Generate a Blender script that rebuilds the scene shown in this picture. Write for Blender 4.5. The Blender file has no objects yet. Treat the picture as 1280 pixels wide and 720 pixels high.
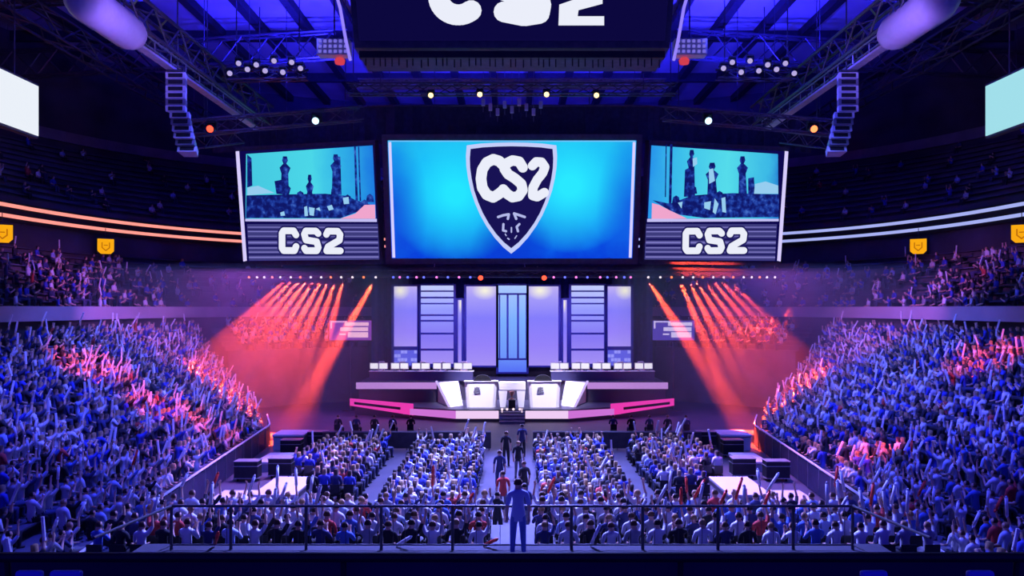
import bpy, bmesh, math, random
import numpy as np
from mathutils import Vector, Matrix, Euler
random.seed(7); rng = np.random.default_rng(7)
S = bpy.context.scene
COL = S.collection
PI = math.pi
R = math.radians
EYE = 8.1; F = 1000.0; HOR = 385.0

def P(px, py, D):
    return Vector(((px-640)/F*D, D, EYE-(py-HOR)/F*D))
def proj(x, y, z):
    return 640+F*x/y, HOR-F*(z-EYE)/y
def lin(r, g, b):
    f = lambda c: (c/255/12.92) if c/255 <= .04045 else ((c/255+.055)/1.055)**2.4
    return (f(r), f(g), f(b), 1.0)
ONES = ['', 'first','second','third','fourth','fifth','sixth','seventh','eighth','ninth','tenth','eleventh','twelfth','thirteenth','fourteenth','fifteenth','sixteenth','seventeenth','eighteenth','nineteenth']
TENS = {20:('twentieth','twenty'),30:('thirtieth','thirty'),40:('fortieth','forty'),50:('fiftieth','fifty'),60:('sixtieth','sixty'),70:('seventieth','seventy')}
def ordn(n):
    if n < 20: return ONES[n]
    t = n//10*10
    return TENS[t][0] if n == t else TENS[t][1]+'-'+ONES[n-t]

# ---------------------------------------------------------------- materials
MATS = {}
def mat(name, col, rough=.6, metal=0.0, noise=0.0, nscale=3.0, spec=.3):
    if name in MATS: return MATS[name]
    m = bpy.data.materials.new(name); m.use_nodes = True
    nt = m.node_tree; b = nt.nodes['Principled BSDF']
    b.inputs['Roughness'].default_value = rough; b.inputs['Metallic'].default_value = metal
    b.inputs['Specular IOR Level'].default_value = spec
    if len(col) == 3: col = (*col, 1)
    if noise:
        tc = nt.nodes.new('ShaderNodeTexCoord'); n = nt.nodes.new('ShaderNodeTexNoise')
        n.inputs['Scale'].default_value = nscale; n.inputs['Detail'].default_value = 4
        nt.links.new(tc.outputs['Object'], n.inputs['Vector'])
        r = nt.nodes.new('ShaderNodeValToRGB')
        r.color_ramp.elements[0].position = .3; r.color_ramp.elements[1].position = .7
        r.color_ramp.elements[0].color = tuple(c*(1-noise) for c in col[:3])+(1,)
        r.color_ramp.elements[1].color = tuple(min(1, c*(1+noise)) for c in col[:3])+(1,)
        nt.links.new(n.outputs['Fac'], r.inputs['Fac']); nt.links.new(r.outputs['Color'], b.inputs['Base Color'])
    else:
        b.inputs['Base Color'].default_value = col
    MATS[name] = m; return m
def emit(name, col, strength=1.0):
    if name in MATS: return MATS[name]
    m = bpy.data.materials.new(name); m.use_nodes = True
    nt = m.node_tree; nt.nodes.remove(nt.nodes['Principled BSDF'])
    e = nt.nodes.new('ShaderNodeEmission'); e.inputs['Color'].default_value = col if len(col) == 4 else (*col, 1)
    e.inputs['Strength'].default_value = strength
    nt.links.new(e.outputs[0], nt.nodes['Material Output'].inputs['Surface'])
    MATS[name] = m; return m
def emit_ramp(name, stops, axis='Z', lo=0.0, hi=1.0, strength=1.0, noise=0.0, nscale=2.0, spots=()):
    """a lit display picture: colour ramp along a local axis (metres), a little noise, and soft blobs of a second colour"""
    m = bpy.data.materials.new(name); m.use_nodes = True
    nt = m.node_tree; nt.nodes.remove(nt.nodes['Principled BSDF']); L = nt.links.new
    tc = nt.nodes.new('ShaderNodeTexCoord'); sx = nt.nodes.new('ShaderNodeSeparateXYZ'); L(tc.outputs['Object'], sx.inputs[0])
    mr = nt.nodes.new('ShaderNodeMapRange'); mr.inputs['From Min'].default_value = lo; mr.inputs['From Max'].default_value = hi
    L(sx.outputs[axis], mr.inputs['Value'])
    fac = mr.outputs[0]
    if noise:
        n = nt.nodes.new('ShaderNodeTexNoise'); n.inputs['Scale'].default_value = nscale; n.inputs['Detail'].default_value = 5
        L(tc.outputs['Object'], n.inputs['Vector'])
        a = nt.nodes.new('ShaderNodeMath'); a.operation = 'MULTIPLY_ADD'; a.inputs[1].default_value = noise; a.inputs[2].default_value = -noise/2
        L(n.outputs['Fac'], a.inputs[0])
        b = nt.nodes.new('ShaderNodeMath'); b.operation = 'ADD'; L(fac, b.inputs[0]); L(a.outputs[0], b.inputs[1]); fac = b.outputs[0]
    r = nt.nodes.new('ShaderNodeValToRGB'); L(fac, r.inputs['Fac'])
    els = r.color_ramp.elements
    while len(els) < len(stops): els.new(.5)
    for e, (p, c) in zip(els, stops): e.position = p; e.color = c
    col = r.outputs['Color']
    for (cx, cz, rx, rz, c, amt) in spots:
        mp = nt.nodes.new('ShaderNodeMapping'); mp.vector_type = 'POINT'
        mp.inputs['Location'].default_value = (-cx/rx, 0, -cz/rz); mp.inputs['Scale'].default_value = (1/rx, 0, 1/rz)
        L(tc.outputs['Object'], mp.inputs['Vector'])
        g = nt.nodes.new('ShaderNodeTexGradient'); g.gradient_type = 'SPHERICAL'; L(mp.outputs[0], g.inputs['Vector'])
        mu = nt.nodes.new('ShaderNodeMath'); mu.operation = 'MULTIPLY'; mu.inputs[1].default_value = amt; mu.use_clamp = True
        L(g.outputs['Fac'], mu.inputs[0])
        mx = nt.nodes.new('ShaderNodeMix'); mx.data_type = 'RGBA'; L(mu.outputs[0], mx.inputs['Factor']); L(col, mx.inputs['A']); mx.inputs['B'].default_value = c
        col = mx.outputs['Result']
    e = nt.nodes.new('ShaderNodeEmission'); e.inputs['Strength'].default_value = strength; L(col, e.inputs['Color'])
    L(e.outputs[0], nt.nodes['Material Output'].inputs['Surface'])
    MATS[name] = m; return m

M_BLACK = mat('black paint', (.02, .02, .025), .5, 0, .2)
M_METAL = mat('dark metal', (.09, .09, .11), .45, .5, .2)
M_GREY = mat('grey metal', (.3, .3, .33), .4, .4, .15)
M_PALE = mat('pale painted metal', (.7, .7, .74), .45, 0, .08)
M_WHITE = mat('white laminate', (.85, .85, .85), .4, 0, .05)
M_CONC = mat('concrete', (.33, .33, .36), .85, 0, .25, .6)
M_DCONC = mat('dark concrete', (.12, .12, .15), .85, 0, .3, .5)
M_DARK = mat('dark wall paint', (.07, .07, .09), .8, 0, .3, .3)
M_FASCIA = mat('pale fascia board', (.5, .46, .5), .6, 0, .1, .4)
M_DECK = mat('stage deck', (.07, .07, .11), .3, 0, .1, .8)
M_CLOTH = mat('black drape', (.05, .05, .08), .9, 0, .2)

# ---------------------------------------------------------------- mesh builder
class MB:
    def __init__(s): s.v = []; s.f = []; s.mi = []; s.cur = 0
    def add(s, vs, fs):
        b = len(s.v); s.v += [tuple(v) for v in vs]
        for f in fs: s.f.append(tuple(i+b for i in f)); s.mi.append(s.cur)
        return s
    def box(s, c, d, M=None):
        cx, cy, cz = c; dx, dy, dz = (q/2 for q in d)
        vs = [Vector((x*dx, y*dy, z*dz)) for x in (-1, 1) for y in (-1, 1) for z in (-1, 1)]
        if M is not None: vs = [M @ v for v in vs]
        vs = [v+Vector(c) for v in vs]
        return s.add(vs, [(0,1,3,2),(4,6,7,5),(0,4,5,1),(2,3,7,6),(0,2,6,4),(1,5,7,3)])
    def bbox(s, c, d, bv=.02):
        bm = bmesh.new(); bmesh.ops.create_cube(bm, size=1)
        for v in bm.verts: v.co = Vector((v.co.x*d[0], v.co.y*d[1], v.co.z*d[2]))+Vector(c)
        bmesh.ops.bevel(bm, geom=bm.edges[:], offset=min(bv, .45*min(d)), segments=2, affect='EDGES', profile=.5)
        return s.frombm(bm)
    def frombm(s, bm):
        bm.verts.index_update()
        s.add([v.co[:] for v in bm.verts], [tuple(v.index for v in f.verts) for f in bm.faces]); bm.free(); return s
    def tube(s, a, b, r, n=6, r2=None, cap=True):
        a, b = Vector(a), Vector(b); d = (b-a)
        if d.length < 1e-6: return s
        q = d.to_track_quat('Z', 'Y'); r2 = r if r2 is None else r2
        vs = []
        for p, rr in ((a, r), (b, r2)):
            for i in range(n):
                t = 2*PI*i/n; vs.append(p+q @ Vector((math.cos(t)*rr, math.sin(t)*rr, 0)))
        fs = [(i, (i+1) % n, n+(i+1) % n, n+i) for i in range(n)]
        if cap: fs += [tuple(range(n-1, -1, -1)), tuple(range(n, 2*n))]
        return s.add(vs, fs)
    def poly(s, pts, r, n=6):
        for a, b in zip(pts, pts[1:]): s.tube(a, b, r, n)
        return s
    def prism(s, pts, vec):
        """planar polygon (3D points) extruded by a vector"""
        n = len(pts); vec = Vector(vec); a = [Vector(p) for p in pts]; b = [p+vec for p in a]
        return s.add(a+b, [tuple(range(n-1, -1, -1)), tuple(range(n, 2*n))]+[(i, (i+1) % n, n+(i+1) % n, n+i) for i in range(n)])
    def face(s, pts): return s.add(pts, [tuple(range(len(pts)))])
    def ball(s, c, r, u=10, w=6, sc=(1, 1, 1)):
        bm = bmesh.new(); bmesh.ops.create_uvsphere(bm, u_segments=u, v_segments=w, radius=r)
        for v in bm.verts: v.co = Vector((v.co.x*sc[0], v.co.y*sc[1], v.co.z*sc[2]))+Vector(c)
        return s.frombm(bm)
    def lathe(s, prof, c=(0, 0, 0), n=12):
        vs = []; fs = []
        for r, z in prof:
            for i in range(n):
                t = 2*PI*i/n; vs.append((c[0]+r*math.cos(t), c[1]+r*math.sin(t), c[2]+z))
        for k in range(len(prof)-1):
            for i in range(n): fs.append((k*n+i, k*n+(i+1) % n, (k+1)*n+(i+1) % n, (k+1)*n+i))
        fs += [tuple(range(n-1, -1, -1)), tuple(range((len(prof)-1)*n, len(prof)*n))]
        return s.add(vs, fs)
    def mesh(s, name, mats, smooth=False):
        me = bpy.data.meshes.new(name); me.from_pydata(s.v, [], s.f)
        for m in (mats if isinstance(mats, (list, tuple)) else [mats]): me.materials.append(m)
        me.polygons.foreach_set('material_index', s.mi)
        if smooth: me.polygons.foreach_set('use_smooth', [True]*len(s.f))
        me.update(); return me
    def build(s, name, mats, parent=None, smooth=False):
        o = bpy.data.objects.new(name, s.mesh(name, mats, smooth)); COL.objects.link(o)
        if parent is not None: o.parent = parent
        return o
def empty(name, loc=(0, 0, 0), rot=(0, 0, 0)):
    o = bpy.data.objects.new(name, None); COL.objects.link(o); o.empty_display_size = .1
    o.location = loc; o.rotation_euler = rot; return o
def tag(o, label, cat, group=None, kind=None):
    o['label'] = label; o['category'] = cat
    if group: o['group'] = group
    if kind: o['kind'] = kind
    return o
def struct(o, label=None):
    o['kind'] = 'structure'
    if label: o['label'] = label; o['category'] = 'structure'
    return o
def copy_tree(o, parent=None):
    kids = KIDS.get(o.name) or [c for c in bpy.data.objects if c.parent == o]
    KIDS[o.name] = kids
    c = o.copy(); COL.objects.link(c)
    if parent is not None: c.parent = parent
    for k in kids: copy_tree(k, c)
    return c
KIDS = {}
def homog(src, dst):
    A = []; b = []
    for (x, y), (u, v) in zip(src, dst):
        A += [[x, y, 1, 0, 0, 0, -u*x, -u*y], [0, 0, 0, x, y, 1, -v*x, -v*y]]; b += [u, v]
    h = np.linalg.solve(np.array(A, float), np.array(b, float))
    def f(x, y):
        w = h[6]*x+h[7]*y+1
        return (h[0]*x+h[1]*y+h[2])/w, (h[3]*x+h[4]*y+h[5])/w
    return f
def stroke(mb, pts, w, y, mapf, caps='round', closed=False):
    """flat thick line through 2-D points, drawn on the display's own plane"""
    pts = [Vector(p) for p in pts]
    if closed: pts = pts+[pts[0]]
    def put(ps): mb.face([(q[0], y, q[1]) for q in (mapf(*p) for p in ps)])
    for i, (a, b) in enumerate(zip(pts, pts[1:])):
        d = (b-a).normalized(); n = Vector((-d.y, d.x))*w/2
        a2, b2 = a, b
        if caps == 'square':
            a2 = a-d*w/2; b2 = b+d*w/2
        put([a2-n, b2-n, b2+n, a2+n])
    if caps == 'round':
        for p in pts: put([(p.x+math.cos(2*PI*k/14)*w/2, p.y+math.sin(2*PI*k/14)*w/2) for k in range(14)])
def arc(cx, cy, rx, ry, a0, a1, n=10):
    return [(cx+rx*math.cos(R(a0+(a1-a0)*i/n)), cy+ry*math.sin(R(a0+(a1-a0)*i/n))) for i in range(n+1)]

# ================================================================ THE BUILDING
def sup(d, n=2.6, yc=50.0, a=36.5, b=37.0, steps=40, tmin=-.35):
    """left half of the bowl's plan curve, inset by d metres, from beside the camera round to the far end"""
    a -= d; b -= d; out = []
    for i in range(steps+1):
        t = tmin*PI + (PI/2-tmin*PI)*i/steps
        c, s_ = math.cos(t), math.sin(t)
        x = -a*abs(c)**(2/n); y = yc+b*math.copysign(abs(s_)**(2/n), s_)
        if t < 0: x, y = -a, yc+44*t/(-tmin*PI)
        out.append((x, y))
    return out
def mirror(c): return [(-x, y) for x, y in c]
def ribbon(mb, curve, z0, z1, off=0):
    for (x0, y0), (x1, y1) in zip(curve, curve[1:]):
        mb.face([(x0, y0, z0), (x1, y1, z0), (x1, y1, z1), (x0, y0, z1)])
def slabring(mb, c_in, c_out, z0, z1):
    """solid band between two plan curves"""
    for i in range(len(c_in)-1):
        a, b, c, d = c_in[i], c_in[i+1], c_out[i+1], c_out[i]
        mb.add([(*a, z0), (*b, z0), (*c, z0), (*d, z0), (*a, z1), (*b, z1), (*c, z1), (*d, z1)],
               [(0,1,5,4), (2,3,7,6), (4,5,6,7), (3,2,1,0)])
def resample(c, n):
    c = [Vector(p) for p in c]; L = [0]
    for a, b in zip(c, c[1:]): L.append(L[-1]+(b-a).length)
    out = []
    for i in range(n+1):
        t = L[-1]*i/n; k = 0
        while k < len(L)-2 and L[k+1] < t: k += 1
        f = (t-L[k])/max(1e-9, L[k+1]-L[k]); p = c[k].lerp(c[k+1], f); out.append((p.x, p.y))
    return out
def tiers(mb, front, back, z0, z1, rows, bench=True):
    """stepped seating between two plan curves, a bench plank along each step"""
    n = len(front)
    P2 = lambda i, s: (front[i][0]+(back[i][0]-front[i][0])*s, front[i][1]+(back[i][1]-front[i][1])*s)
    for k in range(rows):
        z = z0+(z1-z0)*k/rows; zn = z0+(z1-z0)*(k+1)/rows
        s0, s1 = k/rows, (k+1)/rows
        for i in range(n-1):
            a, b, c, d = P2(i, s0), P2(i+1, s0), P2(i+1, s1), P2(i, s1)
            mb.face([(*a, z), (*b, z), (*c, z), (*d, z)])
            mb.face([(*d, z), (*c, z), (*c, zn), (*d, zn)])
            if bench:
                sa, sb = s0+.55*(s1-s0), s0+.95*(s1-s0)
                e, f, g, h = P2(i, sa), P2(i+1, sa), P2(i+1, sb), P2(i, sb)
                mb.add([(*e, z+.36), (*f, z+.36), (*g, z+.36), (*h, z+.36), (*e, z+.42), (*f, z+.42), (*g, z+.42), (*h, z+.42)],
                       [(0,1,5,4), (4,5,6,7), (2,3,7,6), (3,2,1,0)])

fl = MB(); fl.face([(-60, -6, 0), (60, -6, 0), (60, 100, 0), (-60, 100, 0)])
struct(fl.build('floor', mat('arena floor', (.07, .065, .09), .45, 0, .2, .5)))

LEDGE = 9.5
NS = 60
FRONT = [(-11.5, 13.0), (-13.0, 27.8), (-14.6, 47.0), (-17, 54), (-20.5, 61.0)]
BACKC = [(-26.7, 9.0), (-26.7, 25), (-26.7, 42), (-26.2, 57), (-25.0, 62.8)]
STAND = {}
for side, sg in (('left', 1), ('right', -1)):
    fr = [(x*sg, y) for x, y in resample(FRONT, NS)]; bk = [(x*sg, y) for x, y in resample(BACKC, NS)]
    STAND[side] = (fr, bk)
    mb = MB(); tiers(mb, fr, bk, .3, 6.1, 17)
    ribbon(mb, fr, 0, .3)
    # closing end wall of the stand beside the stage
    mb.face([(*fr[-1], 0), (*bk[-1], 0), (*bk[-1], 6.1), (*fr[-1], .3)])
    struct(mb.build('lower_stand_'+side, M_DCONC))
    # mid-level ledge and its fascia
    ci = [(x*sg, y) for x, y in sup(LEDGE)]; co = [(x*sg, y) for x, y in sup(LEDGE-.4)]
    mb = MB(); slabring(mb, ci, co, 7.35, 8.2)
    struct(mb.build('trim_1' if sg > 0 else 'trim_2', M_FASCIA))
    mb = MB(); ribbon(mb, co, 0, 7.4)
    struct(mb.build('wall_concourse_'+side, M_DARK))
    # mid bowl
    o = [(x*sg, y) for x, y in sup(0)]
    mb = MB(); tiers(mb, co, o, 7.6, 12.6, 10)
    struct(mb.build('middle_stand_'+side, M_DCONC))
    mb = MB(); ribbon(mb, o, 12.5, 16.2)
    o2 = [(x*sg, y) for x, y in sup(-1.2)]
    ci2 = [(x*sg, y) for x, y in sup(.25)]
    struct(mb.build('wall_balcony_'+side, M_DARK))
    # upper bowl
    o3 = [(x*sg, y) for x, y in sup(-11)]
    mb = MB(); tiers(mb, o, o3, 16.2, 23.5, 11)
    struct(mb.build('upper_stand_'+side, M_DCONC))
    o4 = [(x*sg, y) for x, y in sup(-10.6)]
    mb = MB(); slabring(mb, o4, o3, 24.0, 25.0)
    struct(mb.build('trim_3' if sg > 0 else 'trim_4', mat('upper fascia', (.22, .2, .24), .7, 0, .2, .5)))
    mb = MB(); ribbon(mb, o3, 23.4, 33.2)
    struct(mb.build('wall_'+side, M_DARK))

# ribbon boards: two lit lines round each balcony front
for side, sg, c in (('left', 1, lin(255, 150, 140)), ('right', -1, lin(175, 185, 255))):
    e = empty('ribbon_board', (sg*-36.4, 50, 14.2))
    tag(e, 'long curved ribbon board with two %s lines on the %s balcony front' % ('pink orange' if sg > 0 else 'blue white', side), 'ribbon board')
    def loc(cv): return [(x*sg-e.location.x, y-50) for x, y in cv]
    mb = MB(); slabring(mb, loc(sup(.30)), loc(sup(.05)), .1, 1.55); mb.build('panel', M_BLACK, e)
    for z in (.36, 1.12):
        mb = MB(); slabring(mb, loc(sup(.36)), loc(sup(.30)), z, z+.26)
        mb.build('light_line', emit('ribbon light '+side, c, 1.15 if sg > 0 else .9), e)

# far corner seating blocks beside the stage
for side, sg in (('left', 1), ('right', -1)):
    mb = MB()
    fr = [(sg*x, y) for x, y in resample([(-22.4, 63.2), (-17.5, 67.6), (-12.6, 70.2)], 12)]
    bk = [(sg*x, y) for x, y in resample([(-24.4, 65.0), (-19.4, 71.8), (-13.8, 75.0)], 12)]
    STAND['corner_'+side] = (fr, bk)
    tiers(mb, fr, bk, 4.7, 6.4, 5); ribbon(mb, fr, 0, 4.7)
    struct(mb.build('corner_stand_'+side, M_DCONC))

# roof and back wall
mb = MB(); mb.face([(-60, -6, 33), (60, -6, 33), (60, 100, 33), (-60, 100, 33)])
struct(mb.build('ceiling', mat('roof deck', (.5, .5, .55), .7, 0, .3, .15)))
mb = MB()
for x in range(-54, 55, 4): mb.box((x, 47, 32.65), (.7, 105, .7))
for y in range(20, 98, 13): mb.box((0, y, 32.55), (118, .5, .9))
struct(mb.build('trim_5', mat('roof beams', (.03, .03, .04), .6, 0, .2)))
mb = MB(); mb.face([(-60, 98, 0), (60, 98, 0), (60, 98, 33), (-60, 98, 33)])
struct(mb.build('wall_back', M_DARK))

# ---------------------------------------------------------------- trusses
def truss(mb, a, b, h=.8, w=.8, seg=None, rc=.06, rw=.035):
    a, b = Vector(a), Vector(b); d = (b-a); L = d.length; d.normalize()
    side = d.cross(Vector((0, 0, 1)));
    if side.length < .1: side = Vector((1, 0, 0))
    side.normalize(); up = side.cross(d).normalized()
    n = seg or max(2, round(L/1.2))
    c = [(s1*side*w/2+s2*up*h/2) for s1, s2 in ((-1, -1), (1, -1), (1, 1), (-1, 1))]
    for o in c: mb.tube(a+o, b+o, rc, 5)
    for i in range(n):
        p, q = a+d*L*i/n, a+d*L*(i+1)/n
        for k in range(4):
            o1, o2 = c[k], c[(k+1) % 4]
            if i % 2: o1, o2 = o2, o1
            mb.tube(p+o1, q+o2, rw, 4)
    return mb
def truss_thing(name, a, b, label, cat='truss', m=None, hang=True, **k):
    a, b = Vector(a), Vector(b); c = (a+b)/2
    e = empty(name, c); tag(e, label, cat)
    truss(MB(), a-c, b-c, **k) if False else None
    mb = MB(); truss(mb, a-c, b-c, **k); mb.build('lattice', m or M_METAL, e)
    if hang:
        for f in (.1, .9):
            p = a.lerp(b, f); mb = MB(); mb.tube(p-c, Vector((p.x, p.y, 32.25))-c, .03, 5); mb.build('cable', M_METAL, e)
    return e
for side, sg in (('left', -1), ('right', 1)):
    for x, nm in ((19.1, 'inner'), (31, 'outer')):
        truss_thing('roof_truss', (sg*x, 24, 22.9 if nm == 'inner' else 27), (sg*x, 62 if nm == 'inner' else 84, 22.9 if nm == 'inner' else 27),
                    '%s roof truss running from front to back on the %s side' % (nm, side), m=M_METAL, h=1.5, w=1.2, rc=.1, rw=.06, seg=24)
    for y, z, nm in ((38, 28, 'nearest'), (52, 28, 'second'), (68, 28.5, 'third')):
        truss_thing('roof_truss', (sg*15, y, z+2), (sg*46, y, z), '%s cross truss sloping under the roof above the %s stands' % (nm, side), m=M_METAL, h=2.2, w=.8, rc=.11, rw=.07, seg=16)
    # purple-lit capsule duct beside the inner truss
    e = empty('air_duct', (sg*19.2, 38, 21.9)); tag(e, 'large pale capsule-shaped air duct hanging high at upper %s' % side, 'duct')
    mb = MB(); prof = [(.05, -3.0), (.45, -2.85), (.75, -2.5), (.88, -2.0), (.88, 2.0), (.75, 2.5), (.45, 2.85), (.05, 3.0)]
    mb.lathe(prof, n=20); o = mb.build('shell', mat('pale duct skin', (.6, .55, .68), .5, 0, .06), e, True); o.rotation_euler = (R(90), 0, 0)
    for dy in (-1.6, 1.6):
        mb = MB(); mb.tube((0, dy, .8), (0, dy, 10.6), .04, 6); mb.build('hanger', M_METAL, e)
    e = empty('catwalk', (sg*19.1, 50, 21.5)); tag(e, 'pale narrow catwalk hanging below the inner roof truss on the %s' % side, 'catwalk')
    mb = MB(); mb.box((0, 0, 0), (.5, 20, .12)); mb.build('deck', mat('pale catwalk sheet', (.5, .46, .56), .6, 0, .15), e)
    for s2 in (-1, 1):
        mb = MB(); mb.tube((s2*.35, -10, .6), (s2*.35, 10, .6), .05, 6)
        for k in range(11): mb.tube((s2*.35, -10+2*k, 0), (s2*.35, -10+2*k, .62), .03, 5)
        mb.build('handrail', M_GREY, e)
    mb = MB()
    for k in range(6): mb.tube((0, -9+3.6*k, 0), (0, -9+3.6*k, 1.0), .04, 5)
    mb.build('hanger', M_METAL, e)

# ---------------------------------------------------------------- lights
def lamp(kind, name, loc, aim, power, col, size=.3, angle=40, blend=.4, sx=None, sy=None):
    L = bpy.data.lights.new(name, kind); L.energy = power; L.color = col[:3]
    if kind == 'SPOT':
        L.spot_size = R(angle); L.spot_blend = blend; L.shadow_soft_size = size
    elif kind == 'AREA':
        L.shape = 'RECTANGLE'; L.size = sx; L.size_y = sy
    else: L.shadow_soft_size = size
    o = bpy.data.objects.new(name, L); COL.objects.link(o); o.location = loc
    o.rotation_euler = (Vector(aim)-Vector(loc)).to_track_quat('-Z', 'Y').to_euler(); return o

# a moving-head stage light: yoke, head, lens
def stage_light(loc, aim, lens_m, label, group, scale=1.0, name='stage_light'):
    e = empty(name, loc); tag(e, label, 'light', group)
    d = (Vector(aim)-Vector(loc)).normalized(); q = d.to_track_quat('Z', 'Y').to_matrix(); s = scale
    key = round(s, 3)
    mb = MB(); mb.box((0, 0, .19*s), (.3*s, .22*s, .08*s)); mb.box((-.16*s, 0, .04*s), (.03*s, .1*s, .26*s)); mb.box((.16*s, 0, .04*s), (.03*s, .1*s, .26*s))
    mb.build('yoke', M_BLACK, e)
    mb = MB(); pr = [(.08, -.2), (.12, -.16), (.13, 0), (.12, .08), (.14, .12), (.14, .2)]
    mb.lathe([(r*s, z*s) for r, z in pr], n=12)
    o = mb.build('head', M_BLACK, e, True); o.rotation_euler = q.to_euler()
    mb = MB(); mb.lathe([(.12*s, .2*s), (.11*s, .225*s), (.05*s, .235*s)], n=12)
    mb.build('lens', lens_m, o)
    return e
E_WHITE = emit('white lens', lin(255, 235, 245), 1.6)
E_RED = emit('red lens', (1, .06, .03, 1), 3.0)
E_ORANGE = emit('orange lens', (1, .18, .06, 1), 3.0)
E_WARM = emit('warm lens', lin(255, 215, 150), 2.5)
E_COOL = emit('cool lens', lin(190, 235, 255), 2.0)
E_BLUE = emit('blue lens', (.12, .14, 1, 1), 2.0)
E_MAG = emit('magenta lens', (1, .2, .7, 1), 1.8)

# ================================================================ SCREENS
E_LET = emit('white lettering light', lin(235, 238, 250), 1.0)
E_NAVY = emit('navy display', lin(14, 8, 78), 1.0)
E_LAV = emit('lavender edge light', lin(205, 200, 255), 1.1)
M_HOUS = mat('screen housing', (.07, .07, .1), .6, 0, .2)

# central main screen
W0, H0 = 18.66, 8.95
e = empty('main_screen', (0, 62.0, 11.94), (R(12.9), 0, 0))
tag(e, 'wide central screen showing a shield emblem on bright blue above the stage', 'screen')
mp = homog([(486, 176), (797, 176), (793, 323), (491, 323)], [(-W0/2, H0), (W0/2, H0), (W0/2, 0), (-W0/2, 0)])
mb = MB(); mb.box((0, .55, H0/2), (W0+.9, .9, H0+.9)); mb.build('housing', M_HOUS, e)
c_cy, c_bl, c_mid = lin(40, 215, 250), lin(10, 75, 225), lin(20, 140, 235)
md = emit_ramp('main picture', [(0, lin(8, 62, 215)), (.35, lin(12, 105, 235)), (.7, lin(18, 150, 240)), (1, lin(30, 175, 235))], 'Z', 0, H0, 1.05, .5, .55,
               spots=[(-4.3, 5.0, 5.4, 5.4, lin(35, 225, 252), 1.15), (4.4, 5.6, 5.4, 5.2, lin(40, 228, 252), 1.15), (-9, 4, 2.6, 6, lin(18, 80, 215), .9), (9, 4, 2.6, 6, lin(18, 90, 220), .9), (0, 1.2, 3.2, 2.6, lin(10, 60, 205), 1.0)])
mb = MB(); mb.box((0, .06, H0/2), (W0, .08, H0)); mb.build('display', md, e)
for px0, px1, q0, q1 in ((487, 490.5, 492, 495.5), (792.5, 796, 788.5, 792)):
    mb = MB(); pts = [mp(px0, 178), mp(px1, 178), mp(q1, 322), mp(q0, 322)]
    mb.prism([(u, 0, v) for u, v in pts], (0, .05, 0)); mb.build('edge_light', E_LAV, e)
mb = MB(); pts = [mp(487, 176), mp(796, 176), mp(796, 177.6), mp(487, 177.6)]
mb.prism([(u, 0, v) for u, v in pts], (0, .05, 0)); mb.build('edge_light', emit('top edge light', lin(110, 190, 245), 1.0), e)
def shield(k):
    half = [(641, 178.3), (660, 178.7), (680, 179.8), (697, 182), (698, 195), (697.5, 208), (695.5, 222), (692, 238), (686.5, 254), (680, 269), (672, 283), (662, 297), (651, 309), (641, 317)]
    o = half+[(1282-x, y) for x, y in reversed(half[1:-1])]
    return [(641+(x-641)*k, 235+(y-235)*k) for x, y in o]
mb = MB(); mb.prism([(mp(*p)[0], -.03, mp(*p)[1]) for p in shield(1.0)], (0, .05, 0)); mb.build('shield_border', emit('shield border light', lin(195, 205, 250), 1.0), e)
mb = MB(); mb.prism([(mp(*p)[0], -.05, mp(*p)[1]) for p in shield(.915)], (0, .03, 0)); shd = mb.build('shield', emit('shield navy light', lin(24, 18, 84), 1.0), e)
mb = MB(); Y = -.06
# C S 2 as fat rounded strokes
sh = lambda px, py: (560+px/4.5, 170+py/4.5)
C_ = [(318, 165), (295, 142), (262, 132), (225, 150), (200, 190), (193, 240), (200, 290), (225, 330), (262, 345), (295, 325), (318, 305)]
S_ = [(428, 178), (408, 145), (370, 138), (335, 155), (325, 185), (345, 215), (385, 240), (420, 270), (428, 305), (405, 338), (370, 345), (340, 325), (318, 300)]
T_ = [(482, 168), (503, 146), (533, 148), (552, 175), (540, 208), (510, 245), (486, 290), (484, 335), (510, 342), (550, 318)]
for sts in (((C_, 60),), ((S_, 57),), ((T_, 52),)):
    mb = MB()
    for st, w in sts: stroke(mb, [sh(*p) for p in st], w/4.5, Y, mp)
    mb.build('letter', E_LET, shd)
mb = MB()
for st, w in (([(290, 455), (320, 445), (350, 440), (345, 465)], 14), ([(440, 455), (410, 445), (380, 435), (392, 465)], 14), ([(320, 495), (318, 530), (335, 535)], 13), ([(365, 515), (365, 540)], 8), ([(410, 495), (395, 510), (402, 535)], 13), ([(345, 575), (352, 580)], 8), ([(395, 560), (385, 575)], 6), ([(330, 550), (336, 560)], 6)):
    stroke(mb, [sh(*p) for p in st], w/4.5, Y, mp)
mb.build('emblem_pattern', emit('emblem mark light', lin(180, 185, 235), 1.0), shd)

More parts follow.
